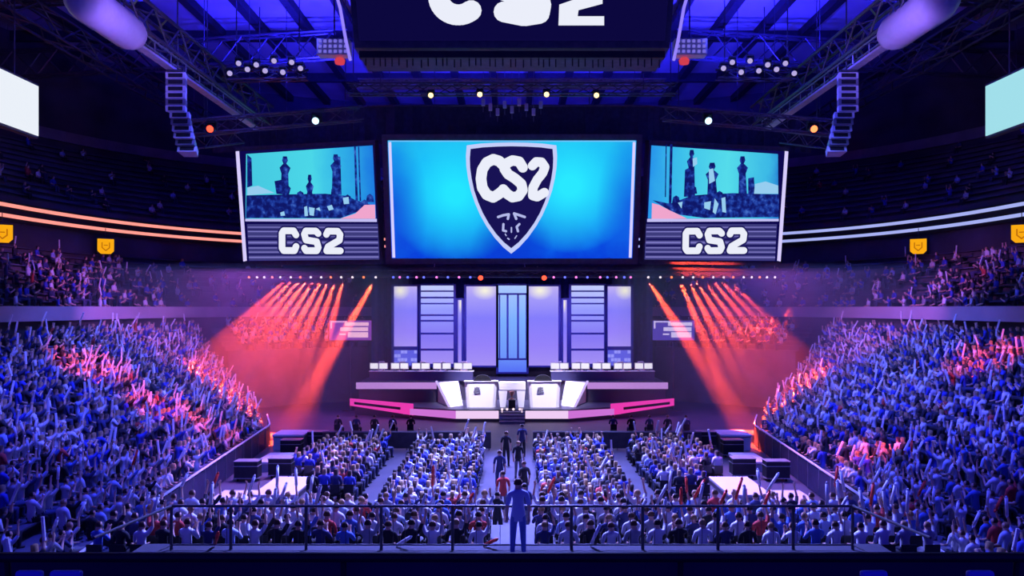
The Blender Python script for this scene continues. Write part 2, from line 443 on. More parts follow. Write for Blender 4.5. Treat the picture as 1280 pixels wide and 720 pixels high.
# side screens
def side_screen(sg):
    W, H = 11.65, 8.75
    X = lambda px: px if sg < 0 else 1280-px+0
    side = 'left' if sg < 0 else 'right'
    yaw = R(-13) * (1 if sg < 0 else -1); tilt = R(8)
    e = empty('side_screen', (sg*15.95, 63.3, 11.85)); e.rotation_mode = 'XYZ'
    e.rotation_euler = (Matrix.Rotation(yaw, 3, 'Z') @ Matrix.Rotation(tilt, 3, 'X')).to_euler()
    tag(e, 'tilted %s wing screen showing players on cyan above white block letters' % side, 'screen')
    m = homog([(293, 193), (471, 180), (475, 325), (305, 328)], [(-W/2, H), (W/2, H), (W/2, 0), (-W/2, 0)])
    if sg > 0:
        m0 = m; m = lambda px, py: (lambda q: (-q[0], q[1]))(m0(1280-px, py))
    def pr(mb, pts, y, th=.03): mb.prism([(m(*p)[0], y, m(*p)[1]) for p in pts], (0, th, 0))
    mb = MB(); mb.box((0, .5, H/2), (W+.2, .8, H+.7)); mb.build('housing', M_HOUS, e)
    mb = MB(); mb.box((0, .07, H/2), (W, .08, H)); mb.build('panel', E_NAVY, e)
    mb = MB(); q = [(293, 193), (297, 192.5), (308, 327), (304, 328)]
    if sg > 0: q = [(1280-x, y) for x, y in q]
    pr(mb, q, -.02, .08); mb.build('edge_light', emit('outer edge light', lin(215, 205, 255), 1.0), e)
    # video picture
    v = [(306, 196), (470, 181), (472, 274), (306, 277)]
    if sg > 0: v = [(1280-x, y) for x, y in v]
    u0 = m(*v[0])
    md = emit_ramp('video picture '+side, [(0, lin(30, 100, 205)), (.08, lin(70, 200, 225)), (.55, lin(75, 215, 232)), (.75, lin(50, 180, 232)), (1, lin(28, 120, 225))] if sg < 0 else
                   [(0, lin(40, 150, 235)), (.2, lin(60, 190, 235)), (.55, lin(85, 220, 235)), (.85, lin(60, 185, 230)), (1, lin(25, 90, 205))], 'X', -W/2, W/2, 1.0, .12, .8)
    mb = MB(); pr(mb, v, 0); vid = mb.build('video', md, e)
    dk = emit_ramp('video dark shapes '+side, [(0, lin(10, 14, 80)), (.45, lin(16, 26, 110)), (.62, lin(30, 60, 160)), (.8, lin(70, 110, 200))], 'X', -40, 40, 1.0, 1.4, 2.2)
    mb = MB()
    K = (lambda x, y: (290+x*200/823, 165+y*175/720)) if sg < 0 else (lambda x, y: (800+x*200/823, 165+y*175/720))
    def kp(pts, y=-.012): pr(mb, [K(*p) for p in pts], y, .01)
    if sg < 0:
        kp([(70, 340), (200, 335), (330, 330), (480, 325), (600, 335), (640, 355), (745, 385), (640, 420), (560, 450), (70, 455)])
        for cx, t, b, w in ((270, 135, 330, 34), (400, 228, 330, 24), (540, 118, 330, 34)):
            kp([(cx-w*.3, t), (cx+w*.3, t), (cx+w*.45, t+22), (cx+w*.2, t+38), (cx+w*.85, t+60), (cx+w*.5, t+90), (cx+w*.6, b), (cx-w*.7, b), (cx-w*.55, t+90), (cx-w*.85, t+60), (cx-w*.25, t+38), (cx-w*.45, t+22)])
        kp([(215, 265), (260, 255), (300, 300), (290, 335), (225, 330)])
        kp([(545, 130), (565, 130), (568, 330), (535, 330)]); kp([(640, 70), (650, 70), (655, 360), (642, 360)]); kp([(662, 70), (668, 70), (672, 360), (664, 360)])
        kp([(515, 300), (545, 290), (550, 340), (510, 340)]); kp([(72, 130), (95, 150), (100, 290), (74, 300)])
        for cx, cy in ((350, 330), (450, 345), (600, 345), (690, 370), (720, 340)): kp([(cx-22, cy+25), (cx-16, cy-8), (cx, cy-18), (cx+16, cy-8), (cx+22, cy+25)])
    else:
        kp([(55, 355), (150, 375), (260, 335), (330, 330), (480, 325), (590, 330), (720, 335), (715, 450), (330, 450), (200, 432), (140, 405)])
        for cx, t, b, w in ((260, 95, 340, 30), (370, 165, 330, 40), (530, 135, 340, 34)):
            kp([(cx-w*.3, t), (cx+w*.3, t), (cx+w*.45, t+22), (cx+w*.2, t+38), (cx+w*.85, t+60), (cx+w*.5, t+90), (cx+w*.7, b), (cx-w*.6, b), (cx-w*.55, t+90), (cx-w*.85, t+60), (cx-w*.25, t+38), (cx-w*.45, t+22)])
        kp([(142, 62), (156, 62), (156, 385), (142, 385)]); kp([(118, 62), (124, 62), (126, 340), (120, 340)])
        kp([(225, 200), (245, 190), (250, 340), (222, 340)]); kp([(560, 250), (590, 245), (595, 335), (560, 335)])
        for cx, cy in ((180, 350), (270, 300), (410, 330), (490, 345)): kp([(cx-22, cy+25), (cx-16, cy-8), (cx, cy-18), (cx+16, cy-8), (cx+22, cy+25)])
    mb.build('video_pattern', dk, vid)
    mb = MB()
    if sg < 0:
        for pts in ([(75, 300), (130, 290), (215, 325), (75, 340)], [(575, 345), (605, 340), (608, 375), (580, 378)], [(370, 395), (385, 390), (390, 440), (372, 442)], [(395, 395), (425, 400), (420, 440), (398, 436)], [(490, 390), (515, 382), (525, 405), (500, 412)], [(245, 425), (265, 418), (270, 440), (248, 442)], [(430, 405), (450, 395), (455, 415)]): kp(pts, -.02)
    else:
        for pts in ([(595, 280), (650, 268), (715, 290), (715, 332), (590, 330)], [(352, 200), (375, 195), (385, 260), (355, 275)], [(265, 140), (288, 135), (290, 170), (268, 185)], [(330, 370), (365, 365), (360, 410), (330, 400)], [(385, 350), (405, 380), (390, 432), (375, 420)], [(420, 350), (440, 345), (445, 425), (425, 420)], [(190, 370), (215, 365), (210, 400)]): kp(pts, -.02)
    mb.build('video_pattern', emit('video light shapes', lin(150, 205, 240), 1.0), vid)
    mb = MB()
    kp([(690, 380), (746, 378), (746, 450), (560, 452), (640, 425)] if sg < 0 else [(52, 370), (90, 380), (150, 410), (215, 440), (240, 452), (52, 452)], -.016)
    mb.build('floor_patch', emit('video pink patch', lin(240, 165, 205), 1.0), vid)
    # rule between the video and the banner
    q = [(306, 276.5), (473, 274.5), (473, 278.5), (306, 279.5)]
    if sg > 0: q = [(1280-x, y) for x, y in q]
    mb = MB(); pr(mb, q, -.02); mb.build('rule', emit('rule light', lin(195, 190, 245), 1.0), e)
    q = [(308, 283), (474, 281), (475, 325), (311, 327)]
    if sg > 0: q = [(1280-x, y) for x, y in q]
    mb = MB(); pr(mb, q, 0); ban = mb.build('banner', emit('banner light', lin(62, 60, 125), 1.0), e)
    mb = MB()
    for k, (yy, h) in enumerate(((286, 1.2), (291, 1.6), (297, 1), (304, 2.4), (311, 1.4), (316, 1.4), (322, 2))):
        q = [(309+k*.3, yy), (474, yy-1.2), (474, yy-1.2+h), (309+k*.3, yy+h)]
        if sg > 0: q = [(1280-x, y) for x, y in q]
        pr(mb, q, -.015, .01)
    mb.build('banner_pattern', emit('banner stripe light', lin(120, 115, 190), 1.0), ban)
    mb = MB()
    for k, (yy, h) in enumerate(((289, 1.2), (300, 2.6), (308, 2), (319, 1.4))):
        q = [(309+k*.3, yy), (474, yy-1.2), (474, yy-1.2+h), (309+k*.3, yy+h)]
        if sg > 0: q = [(1280-x, y) for x, y in q]
        pr(mb, q, -.015, .01)
    mb.build('banner_pattern', emit('banner dark stripe', lin(25, 20, 90), 1.0), ban)
    # block letters
    x0 = 349 if sg < 0 else 854; y0 = 288.5; g = 28; lw = 8.2; w, h = 17.5, 26
    for pas, (mm, ww, yy) in enumerate(((emit('letter outline', lin(30, 26, 95), 1.0), lw+4, -.025), (E_LET, lw, -.035))):
        for k in range(3):
            mb = MB(); a = x0+k*g+3; b = a+w; c = y0+2; d = y0+h; mdl = (c+d)/2
            if k == 0: st = [[(b, c+5), (b-3, c), (a+2, c), (a, c+3), (a, d-3), (a+2, d), (b-2, d), (b, d-5)]]
            elif k == 1: st = [[(b, c+3), (b-3, c), (a+2, c), (a, c+4), (a+2, mdl-1), (b-2, mdl+1), (b, d-4), (b-2, d), (a+2, d), (a, d-3)]]
            else: st = [[(a, c+4), (a+2, c), (b-3, c), (b, c+4), (b-1, mdl-1), (a+2, d-5), (a, d), (b, d)]]
            for s_ in st: stroke(mb, s_, ww, yy, m)
            mb.build('letter_outline' if pas == 0 else 'letter', mm, ban)
    # hanging cables
    for u in (-4, 4):
        mb = MB(); a = Vector((u, .5, H+.3)); inv = e.rotation_euler.to_matrix().inverted()
        mb.tube(a, a+inv @ Vector((0, 0, 11.1)), .04, 5); mb.build('cable', M_METAL, e)
    return e
side_screen(-1); side_screen(1)

# the top scoreboard, cut by the frame
e = empty('scoreboard', (0, 35, 19.5)); tag(e, 'dark hanging scoreboard with huge white letters at the top centre', 'scoreboard')
mb = MB(); mb.prism([(-6.9, .05, 0), (6.9, .05, 0), (7.3, .05, 4.6), (-7.3, .05, 4.6)], (0, 3.5, 0)); mb.build('housing', M_HOUS, e)
mb = MB(); mb.prism([(-6.7, -.02, .3), (6.7, -.02, .3), (7.0, -.02, 4.4), (-7.0, -.02, 4.4)], (0, .06, 0)); mb.build('display', emit('scoreboard navy', lin(12, 8, 62), 1.0), e)
sbm = lambda px, py: ((px-640)*.035, (57-py)*.035)
mb = MB(); stroke(mb, arc(573, -7, 25, 24, -50, -310, 16), 26, -.05, sbm); mb.build('letter', E_LET, e)
mb = MB(); stroke(mb, [(676, -26), (655, -33), (632, -28), (630, -14), (655, -4), (676, 4), (674, 15), (655, 18), (630, 13)], 26, -.05, sbm); mb.build('letter', E_LET, e)
mb = MB(); mb.face([(sbm(*p)[0], -.05, sbm(*p)[1]) for p in [(698, 30), (755, 30), (755, 18.5), (722, 18.5), (723, 11), (753, 3), (753, -42), (700, -42), (700, -28), (728, -28), (728, -6), (699, 4)]]); mb.build('letter', E_LET, e)
for s2 in (-1, 1):
    mb = MB(); pts = [(-7.05, -.1, -.6), (-7.25, -.1, .3), (-7.5, -.1, 1.7), (-8.0, -.1, 3.4)]
    mb.poly([(p[0]*-s2, p[1], p[2]) for p in pts], .07, 8); mb.build('edge_light', emit('scoreboard edge light', lin(150, 130, 255), 1.0), e)
for s2 in (-1, 1):
    mb = MB(); mb.tube((s2*5, 1.8, 4.5), (s2*5, 1.8, 13.2), .06, 6); mb.build('cable', M_METAL, e)
mb = MB(); mb.box((0, .2, -.28), (13.4, .3, .3))
for k in range(44): mb.box((-6.4+k*.3+random.uniform(-.08, .08), .2, -.55-random.uniform(0, .12)), (.05, .05, .35))
mb.build('underside_rail', M_BLACK, e)

# white corner screens
for side, sg, c in (('left', -1, lin(240, 246, 255)), ('right', 1, lin(165, 228, 240))):
    e = empty('corner_screen', (sg*29.6, 44, 18.85)); tag(e, 'blank %s screen hanging in the %s corner' % ('white' if sg < 0 else 'pale cyan', side), 'screen')
    mb = MB(); mb.box((sg*.25, 0, 1.55), (.4, 12.2, 3.4)); mb.build('housing', M_HOUS, e)
    mb = MB(); mb.box((sg*.02, 0, 1.55), (.06, 12.0, 3.1)); mb.build('display', emit('corner picture '+side, c, .95), e)
    for dy in (-4, 4):
        mb = MB(); mb.tube((sg*.25, dy, 3.2), (sg*.25, dy, 14), .05, 6); mb.build('cable', M_METAL, e)

# yellow signs
def sign(loc, sg, label, s=1.25):
    e = empty('hanging_sign', loc, (0, 0, R(-35)*sg)); tag(e, label, 'sign', 'yellow signs below the ribbon boards')
    mb = MB(); mb.bbox((0, .1, 0), (s+.12, .14, s+.16), .03); mb.build('housing', M_BLACK, e)
    mb = MB(); mb.prism([(-s/2, .0, s/2), (s/2, .0, s/2), (s/2, .0, -s*.3), (s*.3, 0, -s/2), (-s*.3, .0, -s/2), (-s/2, 0, -s*.3)][::-1], (0, .04, 0)); fc_ = mb.build('face', emit('yellow sign light', lin(250, 170, 20), 1.0), e)
    mb = MB(); f = lambda x, y: (x, y)
    stroke(mb, [(-.28, .3), (-.28, -.1), (0, -.35), (.28, -.1), (.28, .3)], .09, -.02, f); stroke(mb, [(-.12, .1), (.12, .1)], .08, -.02, f)
    mb.build('emblem', emit('sign mark light', lin(190, 110, 15), 1.0), fc_)
    mb = MB(); mb.tube((0, .12, s/2), (0, .12, s/2+.9), .03, 5); mb.build('hanger', M_METAL, e)
def on_curve(px, py, inset):
    best = min(((abs(640+F*x/y-px), x, y) for x, y in resample(sup(inset), 2000) if y > 20), key=lambda q: q[0])
    return (best[1], best[2], EYE-(py-HOR)/F*best[2])
for px, py, lab in ((132, 308, 'yellow square sign below the %s ribbon board, nearer the stage'), (3, 292, 'yellow sign below the %s ribbon board, cut by the picture edge')):
    p = on_curve(px, py, .7)
    sign(p, -1, lab % 'left'); sign((-p[0], p[1], p[2]), 1, lab % 'right')
# ================================================================ RIG
fb = empty('lighting_bar', (0, 61, 10.75)); tag(fb, 'long lighting truss hung under the three stage screens', 'truss')
mb = MB(); pts = [(-22, 3.4, 0), (-11, .6, 0), (11, .6, 0), (22, 3.4, 0)]
for a, b in zip(pts, pts[1:]): truss(mb, a, b, .5, .5)
mb.build('lattice', M_METAL, fb)
mb = MB()
for a, b in zip(pts, pts[1:]):
    a, b = Vector(a), Vector(b); mb.prism([a+Vector((0, .8, -.1)), b+Vector((0, .8, -.1)), b+Vector((0, .8, .55)), a+Vector((0, .8, .55))], (0, .3, 0))
mb.build('valance', M_CLOTH, fb)
pxs = [312, 322, 331, 341, 351, 364, 376, 389, 402, 414, 427, 441, 455, 470, 492, 500, 510, 521, 530, 546, 560, 574, 588]
rowx = pxs+[601]+[680]+[1280-p for p in reversed(pxs)]
for i, px in enumerate(rowx):
    D = 60.4 if 460 < px < 820 else 60.4+3*abs((460-px if px < 460 else px-820))/150
    p = P(px, 346, D); red = px in (601, 680)
    sgx = -1 if px < 640 else 1
    big = red
    lm = E_RED if red else (E_WHITE if i % 3 else E_ORANGE) if abs(px-640) > 160 else (E_MAG if i % 2 else E_BLUE)
    stage_light(p, p+Vector((0, -10, -3)), lm, ('bright red stage light, %s of the two under the central screen' % ('left' if px < 640 else 'right')) if red else
                'stage light in the row under the screens, %s from the left end' % ordn(i+1), 'stage lights under the screens', 1.6 if red else .75)

# truss above the main screen with four warm lamps
truss_thing('lamp_bar', (-11.5, 56, 23.4), (11.5, 56, 23.4), 'horizontal truss with four warm lamps above the central screen', h=.7, w=.7)
for i, (px, py) in enumerate(((539, 119), (600, 118), (683, 118), (745, 119))):
    p = P(px, py, 55.4); stage_light(p, p+Vector((0, -10, -3)), E_WARM, 'warm yellow lamp on the truss above the central screen, %s from left' % ordn(i+1), 'warm lamps on the front truss', 1.5)
truss_thing('upper_truss', (-11.5, 60, 24.9), (11.5, 60, 24.9), 'upper horizontal truss behind the four warm lamps', h=.6, w=.6, m=M_GREY)
# cluster of small hoists in the middle
for i in range(9):
    e = empty('chain_hoist', P(604+i*9, 128+(i*7 % 5)*3, 57.5)); tag(e, 'small hoist hanging above the central screen, %s from the left' % ordn(i+1), 'hoist', 'hoists above the central screen')
    mb = MB(); mb.bbox((0, 0, 0), (.26, .26, .5), .04); mb.build('motor', M_PALE, e)
    mb = MB(); mb.tube((0, 0, .2), (0, 0, 32.2-e.location.z), .02, 5); mb.tube((0, 0, -.2), (0, 0, -.7), .02, 5); mb.build('chain', M_GREY, e)
for side, sg in (('left', -1), ('right', 1)):
    X = lambda px: px if sg < 0 else 1280-px
    truss_thing('side_truss', P(X(236), 160, 52), P(X(452), 142, 56), 'dark sloping truss above the %s wing screen' % side, h=.9, w=.8)
    truss_thing('side_truss', P(X(250), 178, 56), P(X(300), 172, 60), 'short low truss at the outer end of the %s wing screen' % side, h=.8, w=.6)
    # lamp truss with white lamps
    a, b = P(X(286), 94, 46), P(X(384), 92, 46)
    truss_thing('lamp_truss', a, b, 'short truss crowded with white lamps at upper %s' % side, h=.6, w=.6)
    for k in range(9):
        p = a.lerp(b, (k+.5)/9)+Vector((0, -.5, (.45 if k % 2 else .0)+.1*(k % 3)))
        stage_light(p, p+Vector((sg*-1.5, -6, -3)), emit('dim lavender lens', lin(190, 175, 235), .9), 'small pale lamp on the upper %s lamp truss, %s from the outer end' % (side, ordn(k+1 if sg < 0 else k+1)), 'pale lamps on the lamp trusses', 1.25)
    for px, py, D, lm, nm in ((265, 160, 52, E_RED if sg < 0 else E_ORANGE, 'red' if sg < 0 else 'orange red'), (396, 150, 55, E_COOL, 'cool white')):
        p = P(X(px), py, D-.6); stage_light(p, p+Vector((0, -10, -4)), lm, '%s lamp on the dark sloping truss above the %s wing screen' % (nm, side), 'coloured lamps on the side trusses', 1.9 if nm != 'cool white' else 2.0)
    # line array loudspeakers
    top = P(X(222), 96, 45)
    e = empty('line_array', top); tag(e, 'long curved column of pale hanging loudspeakers at upper %s' % side, 'loudspeaker')
    z = 0; y = 0; tilt = 0
    for k in range(12):
        mb = MB(); mb.prism([(-.55, -.3, .17), (.55, -.3, .17), (.4, .35, .17), (-.4, .35, .17)], (0, 0, -.34))
        o = mb.build('cabinet', M_PALE if k % 3 != 1 else M_GREY, e); o.location = (sg*-.035*k if k > 5 else 0, y, z); o.rotation_euler = (tilt, 0, 0)
        mb = MB(); mb.box((0, -.31, 0), (.8, .02, .22)); g = mb.build('grille', M_BLACK, o)
        z -= .37; y += .03*max(0, k-4); tilt = R(-3)*max(0, k-4)
    mb = MB(); mb.tube((0, 0, .1), (0, 0, 32.25-top.z), .04, 6); mb.box((0, 0, .25), (.9, .7, .1)); mb.build('rigging_frame', M_METAL, e)
    # light pod beside the scoreboard
    p = P(X(418), 63, 44); e = empty('light_pod', p); tag(e, 'boxy light pod with pale panel and red lamp beside the scoreboard on the %s' % side, 'light')
    mb = MB(); mb.bbox((0, 0, .1), (1.8, .8, .9), .05); mb.build('case', M_PALE, e)
    for r_ in range(3):
        for k in range(6):
            mb = MB(); mb.box((-.7+k*.28, -.42, -.18+r_*.28), (.16, .05, .16)); mb.build('lamp_cell', emit('pod panel light', lin(120, 110, 225), .9), e)
    mb = MB(); mb.lathe([(.25, -.2), (.3, 0), (.2, .12)], c=(sg*-.3, 0, -.55), n=12); mb.build('lamp', emit('pod red light', (.8, .06, .1, 1), .8), e)
    mb = MB(); mb.tube((0, 0, .5), (0, 0, 32.25-p.z), .04, 6); mb.build('pole', M_METAL, e)

hd = empty('dark_header_mask', (0, 60, 20.8)); tag(hd, 'added dark sheet masking the bright space above the three stage screens', 'drape')  # sheet added to darken the lit background above the screens
hp = [(-24.5, 5.5), (-10.5, 1.9), (10.5, 1.9), (24.5, 5.5)]
mb = MB()
for a, b in zip(hp, hp[1:]):
    for k in range(30):
        u0, u1 = k/30, (k+1)/30; q = lambda u, j: (a[0]+(b[0]-a[0])*u, a[1]+(b[1]-a[1])*u+.12*(j % 2))
        mb.face([(*q(u0, k), 0), (*q(u1, k+1), 0), (*q(u1, k+1), 2.9), (*q(u0, k), 2.9)])
mb.build('mask_sheet', M_CLOTH, hd)
mb = MB()
for a, b in zip(hp, hp[1:]): mb.tube((*a, 2.95), (*b, 2.95), .07, 6)
mb.build('batten', M_METAL, hd)
for x in (-18, -6, 6, 18):
    mb = MB(); mb.tube((x, 1.9 if abs(x) < 10 else 3.85, 2.9), (x, 1.9 if abs(x) < 10 else 3.85, 11.4), .03, 5); mb.build('cable', M_METAL, hd)

# side monitors by the stage
for side, sg in (('left', -1), ('right', 1)):
    X = lambda px: px if sg < 0 else 1280-px
    c = P(X(438), 413, 63); e = empty('side_monitor', c); tag(e, 'pale pink monitor on a stand at the %s side of the stage' % side, 'monitor')
    mb = MB(); mb.box((0, .1, 0), (3.5, .15, 1.75)); mb.build('housing', M_BLACK, e)
    mb = MB(); mb.box((0, .0, 0), (3.3, .06, 1.55)); mb.build('display', emit('monitor light '+side, lin(150, 70, 190) if sg < 0 else lin(90, 70, 190), .8), e)
    mb = MB()
    for (x, z, w, h) in ((-.5, .5, 1.9, .28), (-.3, .1, 2.2, .3), (-.6, -.35, 1.6, .42), (1.5, .45, .12, .6), (.9, .68, 1.3, .1), (.6, -.3, .5, .12)): mb.box((x*-sg*-1 if sg < 0 else -x, -.04, z), (w, .02, h))
    mb.build('picture', emit('monitor bright '+side, lin(250, 190, 225) if sg < 0 else lin(215, 200, 245), 1.0), e)
    mb = MB(); mb.tube((0, .2, -.8), (0, .2, -c.z+.05), .07, 8); mb.box((0, .2, -c.z+.04), (1.2, .9, .08)); mb.build('stand', M_METAL, e)

# ================================================================ STAGE
st = empty('stage', (0, 60, 0)); tag(st, 'two-level white and magenta lit stage with stepped angled front', 'stage')
low = [(-4, 57), (4, 57), (8, 58.9), (11.9, 60.7), (11.9, 72), (-11.9, 72), (-11.9, 60.7), (-8, 58.9)]
rel = lambda ps, z: [(x, y-60, z) for x, y in ps]
mb = MB(); mb.prism(rel(low, 0), (0, 0, .85)); mb.build('lower_deck', M_DECK, st)
up = [(-11.8, 61.6), (-5.7, 61.6), (-3.4, 63.2), (3.4, 63.2), (5.7, 61.6), (11.8, 61.6), (11.8, 71), (-11.8, 71)]
mb = MB(); mb.prism(rel(up, .85), (0, 0, 1.55)); mb.build('upper_deck', M_DECK, st)
for s2 in (-1, 1):
    mb = MB(); mb.prism([(s2*5.7, 1.6, .86), (s2*5.7, 1.6, 2.39), (s2*4.6, -1.6, .86)], (0, 0, 0)) if False else None
    # ramp from the upper deck down to the lower one
    a0, a1, b0, b1 = (s2*5.7, 1.59, 2.4), (s2*4.2, 2.64, 2.4), (s2*4.5, -1.7, .87), (s2*3.65, -.6, .87)
    mb.add([a0, a1, b1, b0, (a0[0], a0[1], .85), (a1[0], a1[1], .85)], [(0, 1, 2, 3), (0, 3, 4), (1, 5, 2), (4, 3, 2, 5), (0, 4, 5, 1)])
    mb.build('ramp', mat('white ramp', (.75, .75, .8), .4, 0, .05), st)
    mb = MB(); mb.poly([(s2*5.8, 1.5, 2.45), (s2*4.6, -1.75, .95)], .1, 6); mb.build('ramp_light', emit('pale ramp light', lin(205, 180, 250), 1.0), st)
    mb = MB(); mb.box((s2*8.9, 1.57, 2.12), (6.2, .08, .5)); mb.build('light_strip', emit('upper strip light', lin(195, 140, 225), .9), st)
    # front lights of the lower deck
    mb = MB(); mb.prism([(s2*.95, -3.06, .22), (s2*4, -3.06, .22), (s2*4, -3.06, .78), (s2*.95, -3.06, .78)], (0, .05, 0)); mb.build('light_strip', emit('front strip light', lin(240, 205, 245), 1.0), st)
    mb = MB(); mb.prism([(s2*4, -3.06, .22), (s2*8, -1.16, .3), (s2*8, -1.16, .72), (s2*4, -3.06, .78)], (0, -.04, 0)); mb.build('light_strip', emit('pink strip light', lin(215, 120, 225), .9), st)
    mb = MB(); mb.prism([(s2*7.2, -1.52, .25), (s2*12.3, .72, .7), (s2*12.3, .72, 1.25), (s2*7.2, -1.52, 1.1)], (0, -.05, 0)); mb.build('light_strip', emit('magenta strip light', lin(240, 60, 180) if s2 < 0 else lin(205, 85, 205), .95), st)
    mb = MB(); mb.prism([(s2*8.2, -1.14, .62), (s2*11.9, .4, .84), (s2*11.9, .4, 1.02), (s2*8.2, -1.14, .8)], (0, -.1, 0)); mb.build('rail', M_BLACK, st)
mb = MB()
for k in range(4): mb.box((0, -3.2-.28*(3-k), .1+.19*k), (1.8, .3, .19))
mb.build('steps', M_GREY, st)
mb = MB()
for x in (-.7, -.35, .1, .55): mb.ball((x, -3.5, .95), .09, 8, 5)
for x in (-.7, .7): mb.tube((x, -3.4, .7), (x, -3.4, 1.0), .03, 6)
mb.build('step_lights', emit('step lamp light', lin(255, 225, 235), 1.2), st)
struct_bd = MB()

# backdrop behind the panels
bd = empty('backdrop', (0, 68.3, 2.4)); tag(bd, 'dark blue backdrop drape with side columns behind the lit panels', 'backdrop')
mb = MB(); n = 90
for k in range(n):
    x0, x1 = -12+24*k/n, -12+24*(k+1)/n; y0, y1 = .12*(k % 2), .12*((k+1) % 2)
    mb.face([(x0, y0, 0), (x1, y1, 0), (x1, y1, 8.6), (x0, y0, 8.6)])
mb.build('drape', mat('navy drape', (.04, .04, .2), .9, 0, .2), bd)
mb = MB(); mb.tube((-12, 0, 8.6), (12, 0, 8.6), .08, 6); mb.build('rail', M_METAL, bd)

# lit stage panels
def lavender(nm, hgt, sp): return emit_ramp(nm, [(0, lin(165, 145, 245)), (.25, lin(150, 130, 250)), (.6, lin(132, 125, 252)), (.85, lin(165, 155, 250)), (1, lin(190, 175, 245))], 'Z', 0, hgt, 1.0, .04, 1.0, spots=sp)
DP = 66.5; kx = DP/F
def panel(label, px0, px1, py0, py1, kind):
    x0, x1 = (px0-640)*kx, (px1-640)*kx; z0 = EYE-(py1-HOR)*kx; h = (py1-py0)*kx; w = x1-x0
    e = empty('led_screen', ((x0+x1)/2, DP, z0)); tag(e, label, 'led panel', 'lit panels at the back of the stage')
    mb = MB(); mb.box((-w/2-.09, .12, h/2), (.18, .5, h+.28)); mb.box((w/2+.09, .12, h/2), (.18, .5, h+.28)); mb.box((0, .12, h+.08), (w, .5, .16)); mb.box((0, .12, -.07), (w, .5, .14)); mb.box((0, .25, h/2), (w, .2, h))
    mb.build('frame', mat('blue painted frame', (.04, .05, .3), .5, 0, .1), e)
    mb = MB()
    sgn = -1 if px0 < 640 else 1
    if kind == 'plain':
        mb.box((0, .1, h/2), (w, .08, h)); out = label.startswith('outer')
        cx = 0.5*sgn if out else -.25*sgn
        sp = [(cx*w*(.4 if sgn < 0 and False else .5), h-.35, w*.45, .8, lin(245, 240, 225), 1.1)]  # warm lamp glow near the top, painted into the panel's picture
        mb.build('display', lavender('panel picture with painted glow '+label, h, sp), e)
    elif kind == 'ladder':
        mb.box((0, .12, h/2), (w, .06, h)); mb.build('display', emit_ramp('ladder picture '+label, [(0, lin(165, 145, 245)), (.35, lin(135, 120, 245)), (.7, lin(150, 155, 255)), (1, lin(195, 205, 255))], 'Z', 0, h, 1.0, .05, 1.0), e)
        for py, t in ((364, 1.8), (372, 2.2), (379.5, 1.8), (394, 2.2), (401, 2.2), (417, 2.4), (437, 2.6), (456, 2.5)):
            mb = MB(); mb.box((0, .02, (py1-py)*kx), (w+.1, .16, t*kx)); mb.build('crossbar', mat('blue painted frame', ()), e)
    elif kind == 'centre':
        mb.box((0, .12, h/2), (w, .06, h)); mb.build('display', emit_ramp('centre picture', [(0, lin(85, 110, 245)), (.2, lin(110, 150, 252)), (.6, lin(125, 175, 255)), (1, lin(170, 200, 255))], 'Z', 0, h, 1.0, .05, 1.0), e)
        for px, cw in ((634, .16), (647, .16), (624, .1), (657.5, .1)):
            mb = MB(); mb.box(((px-640)*kx, .03, h*.53), (cw, .14, h*.74)); mb.build('column', mat('blue painted frame', ()), e)
        for py in (367.5, 449):
            mb = MB(); mb.box((0, .03, (py1-py)*kx), (w, .14, .15)); mb.build('crossbar', mat('blue painted frame', ()), e)
    elif kind == 'check':
        mb.box((0, .12, h/2), (w, .06, h)); mb.build('display', emit('check picture', lin(95, 95, 225), 1.0), e)
        mb = MB(); rr = random.Random(3)
        for i in range(7):
            for j in range(4):
                if rr.random() < .5: mb.box((-w/2+w*(i+.5)/7, .06, h*(j+.5)/4), (w/8, .06, h/5))
        mb.build('blocks', emit('check blocks', lin(150, 150, 250), 1.0), e)
    # foot down to the deck
    if 2.5 < z0 < 4:
        mb = MB(); mb.box((0, .2, (2.4-z0)/2-.07), (w, .3, z0-2.4-.1)); mb.build('foot', M_BLACK, e)
for side, X in (('left', lambda a, b: (a, b)), ('right', lambda a, b: (1281-b, 1281-a))):
    panel('outer lavender lit panel at the %s of the stage backdrop' % side, *X(492.5, 521.5), 358, 433, 'plain')
    panel('low blue checked panel below the outer lavender panel on the %s' % side, *X(492.5, 521.5), 437.5, 457, 'check')
    panel('%s lit panel crossed by dark bars like a ladder' % side, *X(526, 567), 357, 457, 'ladder')
    panel('narrow %s light strip between ladder panel and inner lavender panel' % side, *X(572.5, 577), 375, 457, 'plain')
    panel('inner lavender lit panel %s of the central blue panel' % side, *X(583, 620), 358, 457, 'plain')
panel('central pale blue lit panel with three tall columns at the back', 623, 658, 357, 465, 'centre')

# ================================================================ PEOPLE
SKIN = mat('skin', lin(222, 176, 150), .55)
HAIRS = [mat('dark hair', lin(40, 30, 28), .6), mat('brown hair', lin(85, 60, 42), .6), mat('fair hair', lin(165, 130, 85), .6)]
SHIRTS = [('white', mat('white cotton', (.85, .85, .88), .8)), ('white', mat('white cotton', ())), ('pale blue', mat('pale blue cotton', (.5, .62, .88), .8)), ('grey', mat('grey cotton', (.38, .38, .42), .8)),
          ('navy', mat('navy cotton', (.05, .06, .16), .8)), ('black', mat('black cotton', (.03, .03, .035), .8)), ('red', mat('red cotton', (.6, .07, .06), .8)), ('blue', mat('blue cotton', (.1, .2, .6), .8))]
TROUS = [mat('dark denim', (.07, .09, .18), .8), mat('black trousers', (.03, .03, .035), .8), mat('grey trousers', (.2, .2, .22), .8)]
TROUS.append(mat('blue denim', (.14, .24, .6), .8))
SHOE = mat('shoe leather', (.08, .08, .09), .6)

